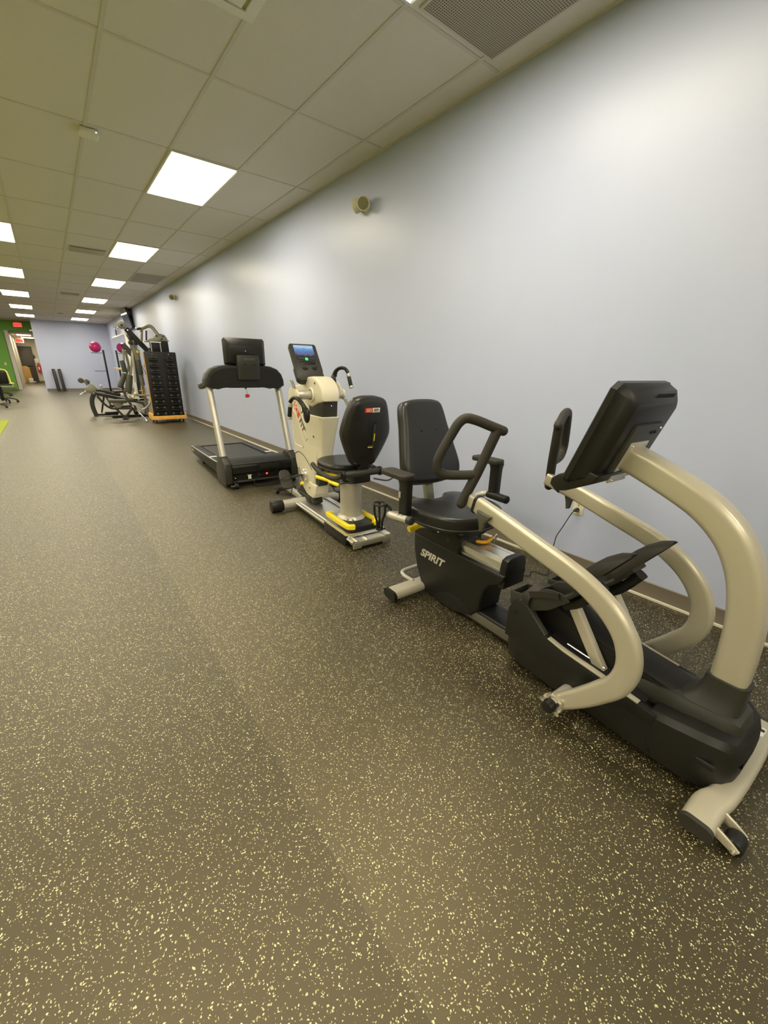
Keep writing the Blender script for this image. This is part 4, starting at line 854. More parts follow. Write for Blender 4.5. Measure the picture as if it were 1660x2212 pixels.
# arm crank shafts and handles
for s in (-1, 1):
    sy, sz = 0.80, 1.085
    m = MB(); m._rodb(V((CX + s * 0.07, sy, sz)), V((CX + s * 0.215, sy, sz)), 0.038, 0.036, 28, 0.004); sh = obj('arm_shaft', m, SILVER, SC)
    m = MB(); m.ring((CX + s * 0.088, sy, sz), 0.052, 0.010, (1, 0, 0), 28, 8); obj('shaft_collar', m, IVORY, sh)
    m = MB(); m._rodb(V((CX + s * 0.205, sy, sz)), V((CX + s * 0.222, sy, sz)), 0.044, 0.044, 28, 0.003); obj('shaft_cap', m, IVORY, sh)
    f = -s      # near arm points down, far arm points up
    ey, ez = (0.70, 0.955) if s < 0 else (0.90, 1.175)
    m = MB(); m.sweep([(CX + s * 0.213, sy, sz), (CX + s * 0.216, ey, ez)], rr(0.012, 0.036, 0.004, 3), up=(1, 0, 0)); obj('crank_arm', m, IVORY, sh)
    oy, oz = (0.89, 1.20) if s < 0 else (0.70, 0.985)
    for d in (-0.018, 0.018):
        m = MB(); m.rod((CX + s * 0.215, sy + (oy - sy) * .4 + d, sz + (oz - sz) * .4), (CX + s * 0.219, sy + (oy - sy) * .95 + d, sz + (oz - sz) * .95), 0.0075); obj('adjuster_rod', m, CHROME, sh)
    if s < 0:
        pad = (CX - 0.225, 0.585, 0.945); H = [(CX - 0.235, 0.585, 0.970), (CX - 0.245, 0.60, 1.02), (CX - 0.262, 0.66, 1.065), (CX - 0.275, 0.72, 1.068), (CX - 0.285, 0.765, 1.035)]; G0, G1 = V((CX - 0.285, 0.765, 1.02)), V((CX - 0.292, 0.785, 0.905))
    else:
        pad = (CX + 0.235, 1.02, 1.185); H = [(CX + 0.245, 1.02, 1.23), (CX + 0.255, 1.00, 1.275), (CX + 0.275, 0.96, 1.300), (CX + 0.30, 0.91, 1.295), (CX + 0.315, 0.885, 1.262)]; G0, G1 = V((CX + 0.315, 0.880, 1.25)), V((CX + 0.325, 0.845, 1.140))
    m = MB(); m.ball(pad, 0.050, (0.45, 0.85, 1.25), 20); pdl = obj('elbow_pad', m, BLACK, SC)
    m = MB(); m.tube(H, 0.016, k=4, n=14, rs=[0.024, 0.018, 0.016, 0.015, 0.016]); obj('handle_neck', m, BLACK, pdl)
    d = (G1 - G0).normalized()
    m = MB(); m._rodb(G0, G1, 0.017, 0.018, 18, 0.003); gr = obj('hand_grip', m, BLACK, pdl)
    m = MB(); m._rodb(G0 - d * 0.004, G0 + d * 0.024, 0.0195, 0.0195, 18, 0.002); m._rodb(G1 - d * 0.012, G1 + d * 0.008, 0.0215, 0.0215, 18, 0.003); obj('grip_ring', m, SILVER, gr)
# pedals
for s in (-1, 1):
    m = MB(); m._rodb(V((CX + s * 0.055, 1.06, 0.335)), V((CX + s * 0.092, 1.06, 0.335)), 0.062, 0.058, 30, 0.005); cr = obj('crank_disc', m, ALU, SC)
    m = MB(); m.sweep([(CX + s * 0.10, 1.06, 0.345), (CX + s * 0.115, 1.06 - s * 0.02, 0.41 if s < 0 else 0.26)], rr(0.016, 0.022, 0.006, 3), up=(1, 0, 0)); obj('crank_arm', m, CHROME, cr)
    m = MB(); m._rodb(V((CX + s * 0.095, 1.04, 0.262)), V((CX + s * 0.125, 1.04, 0.262)), 0.016, 0.014, 18, 0.003); obj('yellow_knob', m, YELLOW, cr, 'yellow knob')
    yy, zz = (1.26, 0.255) if s < 0 else (0.95, 0.30)
    po = [(-0.05, -0.09), (-0.06, -0.02), (-0.055, 0.06), (-0.03, 0.10), (0.03, 0.10), (0.055, 0.06), (0.06, -0.02), (0.05, -0.09)]
    XP = Matrix.Translation((CX + s * 0.185, yy, zz)) @ Euler((R(52), 0, R(0))).to_matrix().to_4x4()
    m = cushion(smooth2(po, 3), -0.012, 0.012, 0.006); pd2 = obj('pedal', m, DGREY, SC, xf=XP)
    m = MB(); m.tube([XP @ V((-0.058, 0.0, 0)), XP @ V((-0.045, 0.0, 0.05)), XP @ V((0, 0.01, 0.07)), XP @ V((0.045, 0, 0.05)), XP @ V((0.058, 0, 0))], 0.006, k=4, n=8); m.tube([XP @ V((-0.04, -0.09, -0.01)), XP @ V((-0.02, -0.14, -0.02)), XP @ V((0.02, -0.14, -0.02)), XP @ V((0.04, -0.09, -0.01))], 0.005, k=3, n=8); obj('pedal_strap', m, RUBBER, pd2)
    m = MB(); m.rod((CX + s * 0.09, 1.06, 0.345), (CX + s * 0.15, yy - .04, zz + .03), 0.008); obj('pedal_spindle', m, DGREY, cr)
# console on top
cz = V((0, 0.17, 0.245)).normalized(); cn = V((0, -cz.z, cz.y))      # face looks to -y and up
def KP(x, u, d): return V((CX - 0.035 + x, 0.895, 1.245)) + cz * u + cn * d
def kring(hw, u0, u1, d, ch): return [KP(x, u, d) for x, u in ((-hw + ch, u0), (-hw, u0 + ch), (-hw, u1 - ch), (-hw + ch, u1), (hw - ch, u1), (hw, u1 - ch), (hw, u0 + ch), (hw - ch, u0))]
m = MB(); m.loft([kring(0.095, 0.07, 0.280, -0.060, .01), kring(0.118, 0.03, 0.297, -0.045, .012), kring(0.122, 0.025, 0.300, -0.004, .012), kring(0.118, 0.029, 0.296, 0.0, .012)]); co = obj('console', m, DGREY, SC)
m = MB(); m.loft([kring(0.090, -0.035, 0.085, -0.100, .02), kring(0.120, -0.050, 0.10, -0.065, .02), kring(0.124, -0.045, 0.110, -0.015, .02), kring(0.112, -0.015, 0.11, 0.004, .02)]); obj('console_base', m, DGREY, co)
m = MB(); m.loft([kring(0.088, 0.135, 0.283, 0.0, .002), kring(0.088, 0.135, 0.283, 0.002, .002)]); scn = obj('lit_screen', m, SCREEN, co, 'lit screen with blue landscape')
m = MB(); m._rodb(KP(0.0, 0.148, 0.0015), KP(0.0, 0.148, 0.004), 0.014, 0.014, 20, 0.0005); obj('start_button', m, GREENBTN, scn, 'round green button')
for x in (-0.062, -0.034, 0.033, 0.060):
    m = MB(); a, b = KP(x - 0.009, 0.141, 0.0022), KP(x + 0.009, 0.155, 0.0030); m.box((a + b) / 2, (0.018, 0.010, 0.012), rot=(math.degrees(math.atan2(cz.z, cz.y)), 0, 0)); obj('screen_key', m, PADGREY, scn)
m = MB(); m.box((KP(0.0, 0.108, 0.004)), (0.13, 0.028, 0.010), rot=(55, 0, 0), bev=0.003); obj('card_slot', m, BLACK, co)
for x in (-0.04, 0.045):
    m = MB(); m.ball(KP(x, 0.055, -0.004), 0.028, (1, 0.7, 0.6), 16); obj('tray_pocket', m, VOIDSHADE, co)
m = MB(); m.box(KP(0.072, 0.075, 0.004), (0.018, 0.010, 0.030), rot=(35, 0, 0), bev=0.002); obj('data_key', m, PADGREY, co)
m = MB(); m.tube([(CX - 0.02, 1.00, 1.15), (CX - 0.03, 0.985, 1.22), (CX - 0.035, 0.96, 1.27)], 0.026, k=3, n=18); obj('console_neck', m, BLACK, SC)
# ------------------------------------------------------------------ third machine: treadmill, its console turned towards the camera
TR = thing('treadmill', 'black treadmill with silver uprights and a red safety key hanging from its console', 'treadmill', (1.74, 4.5, 0), -3.5)
# hood
hp = [(0.42, 0.245), (0.30, 0.285), (0.16, 0.300), (0.04, 0.298), (-0.035, 0.272), (-0.055, 0.235), (-0.045, 0.165), (-0.02, 0.140), (0.42, 0.140)]
m = MB(); m.prism(hp, 'x', -0.345, 0.345, 0.010, 3); hood = obj('motor_hood', m, SATIN, TR)
m = MB(); m.prism([(-0.012, 0.145), (-0.03, 0.14), (-0.01, 0.045), (0.42, 0.045), (0.42, 0.15)], 'x', -0.365, 0.365, 0.006); lf = obj('lower_front_panel', m, BLACK, TR)
m = MB(); m.tube([(-0.335, -0.052, 0.268), (0.335, -0.052, 0.268)], 0.004, n=8); m.box((0, -0.048, 0.2665), (0.67, 0.006, 0.005)); obj('hood_edge_line', m, PADGREY, hood)
# vent with slots
m = MB(); m.prism([(-0.075, 0.262), (0.235, 0.262), (0.205, 0.178), (-0.035, 0.178)], 'y', -0.0585, -0.046, 0.002); vn = obj('vent_panel', m, BLACK, hood)
for i in range(18):
    x = -0.030 + i * 0.0128; m = MB(); m.box((x, -0.0600, 0.221), (0.006, 0.004, 0.056), rot=(0, 10, 0), bev=0.0015); obj('vent_slot', m, DGREY, vn)
# end shoulders that hold the uprights
for s in (-1, 1):
    m = MB(); m.prism([(-0.05, 0.06), (-0.062, 0.20), (-0.045, 0.275), (0.03, 0.335), (0.11, 0.352), (0.19, 0.340), (0.30, 0.250), (0.36, 0.14), (0.34, 0.03), (0.0, 0.015)], 'x', min(s * 0.345, s * 0.428), max(s * 0.345, s * 0.428), 0.018, 3); shd = obj('side_shoulder', m, DGREY, TR)
    # uprights lean backwards
    m = MB(); m.sweep([(s * 0.392, 0.085, 0.30), (s * 0.396, 0.37, 1.075)], rr(0.062, 0.088, 0.026, 6), up=(1, 0, 0)); up = obj('upright', m, SILVER, TR)
    m = MB(); m.sweep([(s * 0.392, 0.072, 0.285), (s * 0.392, 0.092, 0.335)], rr(0.078, 0.104, 0.030, 6), up=(1, 0, 0)); obj('upright_collar', m, DGREY, up)
    for k in range(3):
        m = MB(); t_ = 0.80 + 0.06 * k; m.rod((s * 0.363 * 1.0, 0.085 + 0.285 * t_, 0.30 + 0.775 * t_), (s * 0.358, 0.085 + 0.285 * t_, 0.30 + 0.775 * t_), 0.006, n=10); obj('bolt', m, CHROME, up)
    # handrails running back over the deck
    m = MB(); m.sweep([(s * 0.400, 0.33, 1.115), (s * 0.415, 0.45, 1.098), (s * 0.418, 0.58, 1.080), (s * 0.415, 0.70, 1.068)], rr(0.058, 0.072, 0.026, 5), up=(1, 0, 0), k=3, scales=[1.15, 1, 1, 0.95]); obj('handrail', m, DGREY, TR)
    # side rails
    m = MB(); m.prism([(0.28, 0.235), (0.70, 0.215), (1.86, 0.180), (1.90, 0.165), (1.90, 0.105), (1.78, 0.080), (0.30, 0.095)], 'x', min(s * 0.30, s * 0.412), max(s * 0.30, s * 0.412), 0.008, 2); dr_ = obj('side_rail', m, SATIN, TR)
    m = MB(); m.sweep([(s * 0.408, 0.34, 0.234), (s * 0.408, 0.70, 0.217), (s * 0.408, 1.85, 0.182)], rr(0.012, 0.012, 0.004, 3), up=(1, 0, 0)); obj('rail_trim', m, SILVER, dr_)
    m = MB(); m.box((s * 0.355, 0.78, 0.2155), (0.085, 0.055, 0.003), rot=(-1.7, 0, 0)); obj('safety_sticker', m, WHITE, dr_)
    m = MB(); m._rodb(V((s * 0.325, 1.45, 0.03)), V((s * 0.365, 1.45, 0.03)), 0.03, 0.03, 18, 0.004); m.box((s * 0.345, 1.45, 0.07), (0.02, 0.04, 0.05)); obj('rear_foot', m, BLACK, TR)
    m = MB(); m._rodb(V((s * 0.305, -0.075, 0.034)), V((s * 0.345, -0.075, 0.034)), 0.034, 0.034, 22, 0.005); m._rodb(V((s * 0.36, -0.075, 0.030)), V((s * 0.375, -0.075, 0.030)), 0.02, 0.02, 18, 0.003); w = obj('front_wheel', m, BLACK, TR)
    m = MB(); m.rod((s * 0.298, -0.075, 0.034), (s * 0.384, -0.075, 0.034), 0.008); obj('axle_bolt', m, CHROME, w)
    m = MB(); m.sweep([(s * 0.325, 0.05, 0.072), (s * 0.325, -0.04, 0.062), (s * 0.325, -0.075, 0.045)], rr(0.030, 0.020, 0.004, 3), up=(1, 0, 0), k=3); obj('wheel_arm', m, DGREY, w)
text('brand_mark', 'SPIRIT', 0.045, LIGHTINK, dr_, (0.4125, 1.60, 0.125), (0, 1, 0), (0, 0, 1), shear=0.3)
text('brand_mark', 'SPIRIT', 0.050, LIGHTINK, [c for c in TR.children if c.name.startswith('side_rail')][0], (-0.4125, 1.86, 0.135), (0, -1, 0), (0, 0, 1), shear=0.3)
# belt and rear roller
m = MB(); m.sweep([(0, 0.36, 0.212), (0, 1.80, 0.168), (0, 1.845, 0.150), (0, 1.855, 0.125), (0, 1.83, 0.100), (0, 0.36, 0.125)], rr(0.56, 0.003, 0.0012, 2), up=(1, 0, 0)); obj('running_belt', m, BELT, TR)
m = MB(); m.box((0, 1.08, 0.145), (0.59, 1.50, 0.03), rot=(-1.75, 0, 0)); obj('deck_board', m, BLACK, TR)
m = MB(); m.box((0, 1.880, 0.135), (0.60, 0.035, 0.075), bev=0.010); obj('rear_end_cap', m, SATIN, TR)
m = MB(); m.rod((-0.30, -0.012, 0.062), (0.30, -0.012, 0.062), 0.016); obj('front_cross_tube', m, DGREY, TR)
# front panel details
for x, z, r in ((-0.315, 0.108, 0.007), (-0.185, 0.142, 0.004), (-0.05, 0.147, 0.004), (0.17, 0.150, 0.004), (-0.045, 0.122, 0.005)):
    m = MB(); m.ball((x, -0.030, z), r, (1, 0.6, 1), 12); obj('screw', m, CHROME, lf)
m = MB(); m.box((-0.155, -0.028, 0.105), (0.034, 0.004, 0.040), rot=(-8, 0, 0)); m2 = MB(); lb = obj('rating_label', m, WHITE, lf)
m2.box((-0.155, -0.030, 0.130), (0.046, 0.004, 0.008)); obj('white_label_strip', m2, WHITE, lf)
m = MB(); m.box((0.045, -0.032, 0.125), (0.020, 0.010, 0.020), bev=0.002); obj('power_switch', m, REDLED, lf, 'glowing red power switch')
m = MB(); m.tube([(0.03, -0.03, 0.12), (-0.03, -0.06, 0.122), (-0.09, -0.075, 0.095), (-0.125, -0.085, 0.05), (-0.10, -0.10, 0.012), (0.0, -0.105, 0.006), (0.12, -0.10, 0.006), (0.30, -0.02, 0.006), (0.55, 0.15, 0.006)], 0.0045, k=5, n=8); obj('power_cable', m, BLACK, TR)
# console arch
def arch(y, dz=0.0, f=1.0):
    top = [(-0.452, 1.085), (-0.448, 1.15), (-0.425, 1.215), (-0.375, 1.270), (-0.30, 1.300), (-0.20, 1.312), (0.20, 1.312), (0.30, 1.300), (0.375, 1.270), (0.425, 1.215), (0.448, 1.15), (0.452, 1.085)]
    bot = [(0.365, 1.062), (0.30, 1.078), (0.20, 1.085), (0.15, 1.078), (-0.15, 1.078), (-0.20, 1.085), (-0.30, 1.078), (-0.365, 1.062)]
    c = (0, 1.17)
    return [((x - c[0]) * f + c[0], y, (z - c[1]) * f + c[1] + dz) for x, z in top + bot]
m = MB(); m.loft([arch(0.265, -0.006, 0.90), arch(0.272, -0.002, 0.955), arch(0.290, 0, 0.985), arch(0.330, 0, 1.0), arch(0.42, -0.004, 1.0), arch(0.47, -0.02, 0.97), arch(0.49, -0.03, 0.92)]); ca = obj('console_arch', m, SATIN, TR)
ban = MB()
def archband(y, f0, dz): return arch(y, dz, f0)
m = MB(); P = [(x, 0.262, z - 0.016) for x, _, z in arch(0, -0.004, 0.90)]; m.loft([[(x, 0.268, z) for x, _, z in P], [(x, 0.256, z) for x, _, z in P]]); obj('arch_back_panel', m, BLACK, ca)
for x in (-0.235, 0.255):
    m = MB(); m.ball((x, 0.254, 1.135), 0.008, (1, 0.5, 1), 12); obj('screw', m, DGREY, ca)
m = MB(); m.sweep([(0.02, 0.262, 1.165), (0.02, 0.250, 1.25), (0.02, 0.240, 1.33), (0.02, 0.250, 1.405)], rr(0.245, 0.10, 0.030, 5), up=(1, 0, 0), k=3, scales=[1, 1, 1, 0.96]); nk = obj('monitor_neck', m, DGREY, TR)
m = MB(); m.box((0.03, 0.194, 1.368), (0.12, 0.010, 0.024), bev=0.003); obj('label_recess', m, PADGREY, nk)
for x in (-0.025, 0.075):
    m = MB(); m.rod((x, 0.192, 1.315), (x, 0.186, 1.315), 0.009); obj('screw_recess', m, VOIDSHADE, nk)
# monitor
def mon(y, hw, z0, z1, c, dx=0.02): return [(x + dx, y, z) for x, z in ((-hw + c, z0), (-hw, z0 + c), (-hw, z1 - c), (-hw + c * .5, z1 - c * .3), (-hw + c, z1), (hw - c, z1), (hw - c * .5, z1 - c * .3), (hw, z1 - c), (hw, z0 + c), (hw - c, z0))]
m = MB(); m.loft([mon(0.262, 0.175, 1.335, 1.515, 0.015), mon(0.268, 0.185, 1.328, 1.525, 0.018), mon(0.318, 0.222, 1.305, 1.582, 0.022), mon(0.333, 0.231, 1.297, 1.592, 0.024), mon(0.352, 0.231, 1.297, 1.592, 0.024), mon(0.358, 0.225, 1.303, 1.586, 0.022)]); mn = obj('monitor', m, BLACK, TR)
m = MB(); m.loft([mon(0.357, 0.205, 1.33, 1.565, 0.01), mon(0.3595, 0.205, 1.33, 1.565, 0.01)]); obj('display', m, TVGLASS, mn)
for x, z in ((-0.045, 1.545), (0.085, 1.545), (0.01, 1.455)):
    m = MB(); m.ball((x, 0.258 if z < 1.5 else 0.284, z), 0.006, seg=10); obj('screw', m, CHROME if z < 1.5 else VOIDSHADE, mn)
# safety key
m = MB(); m.box((-0.015, 0.29, 1.066), (0.022, 0.018, 0.026), bev=0.004); kc = obj('safety_clip', m, BLACK, TR)
m = MB(); m.tube([(-0.012, 0.29, 1.06), (-0.008, 0.29, 1.03), (-0.005, 0.29, 1.000)], 0.0018, k=3, n=8); obj('safety_cord', m, INK, kc)
m = MB(); m.prism([(-0.03, 0.965), (-0.012, 0.955), (0.014, 0.96), (0.024, 0.978), (0.008, 0.998), (-0.022, 0.995)], 'y', 0.280, 0.300, 0.004); obj('safety_key', m, RED, TR, 'red safety key')

# ------------------------------------------------------------------ dumbbell rack on an orange dolly
RX, RY = 2.045, 10.75
dl = thing('wooden_dolly', 'golden wooden dolly on casters under the tall black dumbbell rack', 'dolly', (RX, RY + 0.22, 0))
m = MB(); m.box((0, -0.235, 0.125), (0.73, 0.030, 0.085), bev=0.004); obj('front_board', m, WOOD, dl)
m = MB(); m.box((0, 0.235, 0.125), (0.73, 0.030, 0.085), bev=0.004); obj('rear_board', m, WOOD, dl)
for s in (-1, 1):
    m = MB(); m.prism([(-0.22, 0.085), (-0.22, 0.20), (-0.20, 0.225), (0.20, 0.225), (0.22, 0.20), (0.22, 0.085)], 'x', s * 0.352 - 0.013, s * 0.352 + 0.013, 0.003); obj('side_board', m, WOOD, dl)
m = MB(); m.box((0, 0, 0.095), (0.68, 0.44, 0.018)); obj('platform', m, WOOD, dl)
for sx in (-1, 1):
    for sy in (-1, 1):
        x, y = sx * 0.29, sy * 0.17
        m = MB(); m._rodb(V((x - 0.013, y, 0.036)), V((x + 0.013, y, 0.036)), 0.036, 0.036, 20, 0.005); w = obj('caster_wheel', m, BLACK, dl)
        m = MB(); m.box((x - 0.019, y, 0.055), (0.004, 0.04, 0.055)); m.box((x + 0.019, y, 0.055), (0.004, 0.04, 0.055)); m.box((x, y, 0.082), (0.055, 0.055, 0.006)); obj('caster_fork', m, CHROME, w)
rk = thing('dumbbell_rack', 'tall black rack board holding two columns of dumbbells, standing on the wooden dolly', 'dumbbell rack', (RX + 0.010, RY + 0.05, 0.104))
m = MB(); m.prism([(-0.322, 0.0), (0.322, 0.0), (0.322, 1.435), (0.310, 1.455), (-0.310, 1.455), (-0.322, 1.435)], 'y', 0.0, 0.06, 0.008); board = obj('rack_board', m, SATIN, rk)
m = MB(); m.box((-0.325, 0.075, 0.725), (0.012, 0.03, 1.45)); obj('edge_strip', m, WOOD, rk)
for s in (-1, 1):
    m = MB(); m.box((s * 0.29, 0.17, 0.72), (0.03, 0.22, 1.42), bev=0.004); obj('side_frame', m, BLACK, rk)
for x in (-0.165, 0.165):
    m = MB(); m.rod((x, -0.004, 1.405), (x, 0.0, 1.405), 0.008, n=12); obj('screw', m, CHROME, board)
rows = []
for i in range(10):
    z = 1.325 - i * 0.1365; sc_ = 0.80 + 0.042 * i
    for s in (-1, 1):
        m = MB(); w_ = 0.115 * sc_
        m.prism([(s * 0.165 - w_, z - 0.030), (s * 0.165 - w_ * .85, z - 0.060), (s * 0.165 + w_ * .85, z - 0.060), (s * 0.165 + w_, z - 0.030)], 'y', -0.070, 0.002, 0.003); obj('rack_shelf', m, BLACK, board)
        rows.append((s, i, z, sc_))
# one dumbbell, then copies
HEADM = mat('dumbbell_rubber', (0.028, 0.030, 0.020), 0.5, noise=0.08)
def make_dumbbell():
    t = thing('dumbbell', 'x', 'dumbbell', (0, 0, 0))
    m = MB(); m.rod((-0.055, 0, 0), (0.055, 0, 0), 0.013, n=14); obj('handle', m, BLACK, t)
    for s in (-1, 1):
        m = MB(); P = circ(0.034, 6); m.loft([[(s * (0.048 + d), x * f, y * f) for x, y in P] for d, f in ((0, .8), (0.006, 1), (0.034, 1), (0.042, .8))]); obj('head', m, HEADM, t)
    return t
ordn = ['top', 'second', 'third', 'fourth', 'fifth', 'sixth', 'seventh', 'eighth', 'ninth', 'bottom']
proto = make_dumbbell(); first = True
for s, i, z, sc_ in rows:
    d = proto if first else copy_tree(proto); first = False
    d.location = (RX + 0.010 + s * 0.165, RY + 0.05 - 0.005 - 0.032 * sc_, 0.104 + z - 0.0295 + 0.0 + 0.034 * sc_ * 0.87)
    d.scale = (sc_, sc_, sc_)
    d['label'] = 'small black hex dumbbell, %s in the %s column of the black rack' % (ordn[i], 'left' if s < 0 else 'right')
    d['category'] = 'dumbbell'; d['group'] = 'dumbbells in the black rack'
# ------------------------------------------------------------------ multi station gym behind the dumbbell rack
GY_ = thing('multi_gym', 'large grey multi station weight machine with foam rollers and bench behind the dumbbell rack', 'exercise machine', (1.9, 12.2, 0))
ox, oy = 1.9, 12.2
def L_(p): return V((p[0] - ox, p[1] - oy, p[2]))
def bar(pts, w, h, mt, nm, par=GY_, up=(0, 1, 0), k=1, rad=0.008, sc2=None):
    m = MB(); m.sweep([L_(p) for p in pts], rr(w, h, rad, 3), up=up, k=k, scales=sc2); return obj(nm, m, mt, par)
# weight tower with black shroud
m = MB(); m.box(L_((2.20, 11.72, 0.86)), (0.40, 0.36, 1.60), bev=0.012); tw = obj('weight_stack_shroud', m, SATIN, GY_)
m = MB(); m.box(L_((2.20, 11.53, 1.70)), (0.40, 0.03, 0.24), bev=0.006); obj('shroud_lip', m, BLACK, tw)
bar([(1.90, 11.55, 1.79), (2.43, 11.55, 1.83)], 0.06, 0.035, SILVER, 'top_plate')
for x in (2.02, 2.22):
    m = MB(); m.rod(L_((x, 11.50, 0.2)), L_((x, 11.50, 1.80)), 0.012); obj('guide_rod', m, CHROME, GY_)
m = MB(); m.box(L_((2.12, 11.49, 1.785)), (0.24, 0.05, 0.025)); obj('chrome_bracket', m, CHROME, GY_)
# curved top plate with bolts and gooseneck arm
m = MB(); m.prism([(1.93 - ox, 1.79), (2.00 - ox, 1.85), (2.09 - ox, 1.87), (2.13 - ox, 1.93), (2.19 - ox, 1.975), (2.28 - ox, 1.975), (2.35 - ox, 1.95), (2.39 - ox, 1.88), (2.40 - ox, 1.83)], 'y', 11.50 - oy, 11.53 - oy, 0.004); tp_ = obj('cam_plate', m, GREYMET, GY_)
for x, z in ((2.17, 1.925), (2.31, 1.915), (2.27, 1.86)):
    m = MB(); m.rod(L_((x, 11.498, z)), L_((x, 11.485, z)), 0.016); obj('bolt', m, BLACK, tp_)
bar([(2.22, 11.52, 1.93), (2.17, 11.54, 2.02), (2.11, 11.58, 2.115), (2.04, 11.62, 2.135), (1.97, 11.66, 2.10), (1.93, 11.70, 2.08)], 0.07, 0.075, GREYMET, 'gooseneck_arm', k=4, rad=0.03, up=(0, 1, 0))
m = MB(); m.tube([L_((1.95, 11.70, 2.08)), L_((1.87, 11.72, 2.075)), L_((1.82, 11.73, 2.055))], 0.028, k=3, n=14); hb = obj('press_handle', m, BLACK, GY_)
m = MB(); m.tube([L_((1.90, 11.71, 2.07)), L_((1.87, 11.68, 2.02)), L_((1.885, 11.66, 1.97))], 0.014, k=3); m.ball(L_((1.81, 11.73, 2.07)), 0.028, seg=14); obj('handle_end', m, CHROME, hb)
bar([(1.92, 11.72, 2.05), (1.88, 11.75, 1.80)], 0.045, 0.05, GREYMET, 'short_post')
m = MB(); m.box(L_((1.99, 11.70, 1.93)), (0.035, 0.01, 0.22), rot=(0, 8, 0)); obj('hanging_strap', m, MAROON, GY_)
# main mast and long black boom
bar([(1.68, 12.15, 2.00), (1.76, 12.15, 1.55), (1.80, 12.15, 0.75), (1.82, 12.15, 0.06)], 0.07, 0.06, GREYMET, 'main_mast', rad=0.012)
bar([(1.86, 12.35, 1.62), (1.84, 12.35, 0.80)], 0.065, 0.06, GREYMET, 'second_mast', rad=0.012)
bm_ = bar([(1.635, 12.02, 2.075), (2.035, 12.0, 1.575)], 0.05, 0.115, BLACK, 'boom', rad=0.008)
m = MB(); m.ball(L_((1.665, 11.99, 2.035)), 0.022, seg=14); obj('bolt', m, CHROME, bm_)
m = MB(); m.ball(L_((2.06, 11.99, 1.575)), 0.035, (1.3, 1, 0.8), 16); obj('copper_knob', m, mat('copper_knob', (0.55, 0.20, 0.12), 0.35, metal=0.6, noise=0.02), bm_, 'copper coloured end knob')
bm2 = bar([(1.62, 12.9, 1.755), (1.86, 12.75, 1.40)], 0.05, 0.13, BLACK, 'rear_boom', rad=0.008)
# overhead pulley
m = MB(); m._rodb(L_((1.60, 12.30, 2.165)), L_((1.60, 12.36, 2.165)), 0.085, 0.085, 30, 0.008); pu = obj('pulley_guard', m, GREYMET, GY_)
m = MB(); m._rodb(L_((1.60, 12.285, 2.165)), L_((1.60, 12.30, 2.165)), 0.022, 0.022, 20, 0.003); obj('pulley_hub', m, BLACK, pu)
m = MB(); m.prism([(1.60 - ox, 2.085), (1.70 - ox, 2.07), (1.73 - ox, 2.02), (1.69 - ox, 2.11), (1.66 - ox, 2.20)], 'y', 12.31 - oy, 12.35 - oy, 0.004); obj('pulley_bracket', m, GREYMET, pu)
m = MB(); m.tube([L_((1.64, 12.3, 2.0)), L_((1.70, 12.25, 1.80)), L_((1.76, 12.2, 1.50)), L_((1.90, 12.1, 1.1)), L_((1.95, 12.05, 0.6))], 0.006, k=3, n=8); obj('cable', m, BLACK, GY_)
for x, z, r in ((1.655, 1.93, 0.035), (1.71, 1.87, 0.045), (1.69, 1.77, 0.05), (1.78, 1.84, 0.04), (1.80, 1.76, 0.045)):
    m = MB(); m._rodb(L_((x, 12.06, z)), L_((x, 12.10, z)), r, r, 22, 0.006); obj('pulley_wheel', m, DGREY if r > .042 else GREYMET, GY_)
m = MB(); m.rod(L_((1.80, 12.02, 1.575)), L_((1.80, 12.06, 1.575)), 0.03, n=18); obj('yellow_knob', m, YELLOW, GY_, 'yellow adjustment knob')
# swinging arms with foam pads
arms = [((1.53, 12.25, 1.62), (1.50, 12.22, 1.38), (1.455, 12.2, 1.365), (1.485, 12.2, 1.10), 0.055),
        ((1.72, 12.25, 1.60), (1.60, 12.2, 1.06), (1.565, 12.2, 1.03), (1.46, 12.15, 0.60), 0.072),
        ((1.60, 12.30, 1.28), (1.50, 12.25, 1.03), (1.475, 12.25, 1.06), (1.31, 12.2, 0.74), 0.058),
        ((1.80, 12.1, 1.64), (1.80, 12.1, 1.40), (1.785, 12.1, 1.385), (1.80, 12.1, 1.06), 0.060),
        ((1.86, 12.3, 1.05), (1.84, 12.3, 0.95), (1.83, 12.3, 0.98), (1.84, 12.3, 0.78), 0.040)]
for a, b, c, d, r in arms:
    ab = bar([a, b, c], 0.045, 0.045, GREYMET, 'press_arm', k=2, rad=0.018)
    m = MB(); m._rodb(L_(c), L_(d), r, r, 24, 0.014); obj('foam_roller_pad', m, PADGREY, ab)
bar([(1.56, 12.2, 1.60), (1.60, 12.3, 1.10), (1.52, 12.35, 0.60)], 0.05, 0.05, GREYMET, 'arm_frame', k=2, rad=0.015)
bar([(1.70, 12.12, 1.55), (1.66, 12.12, 0.86)], 0.058, 0.05, SILVER, 'front_tube', rad=0.015)
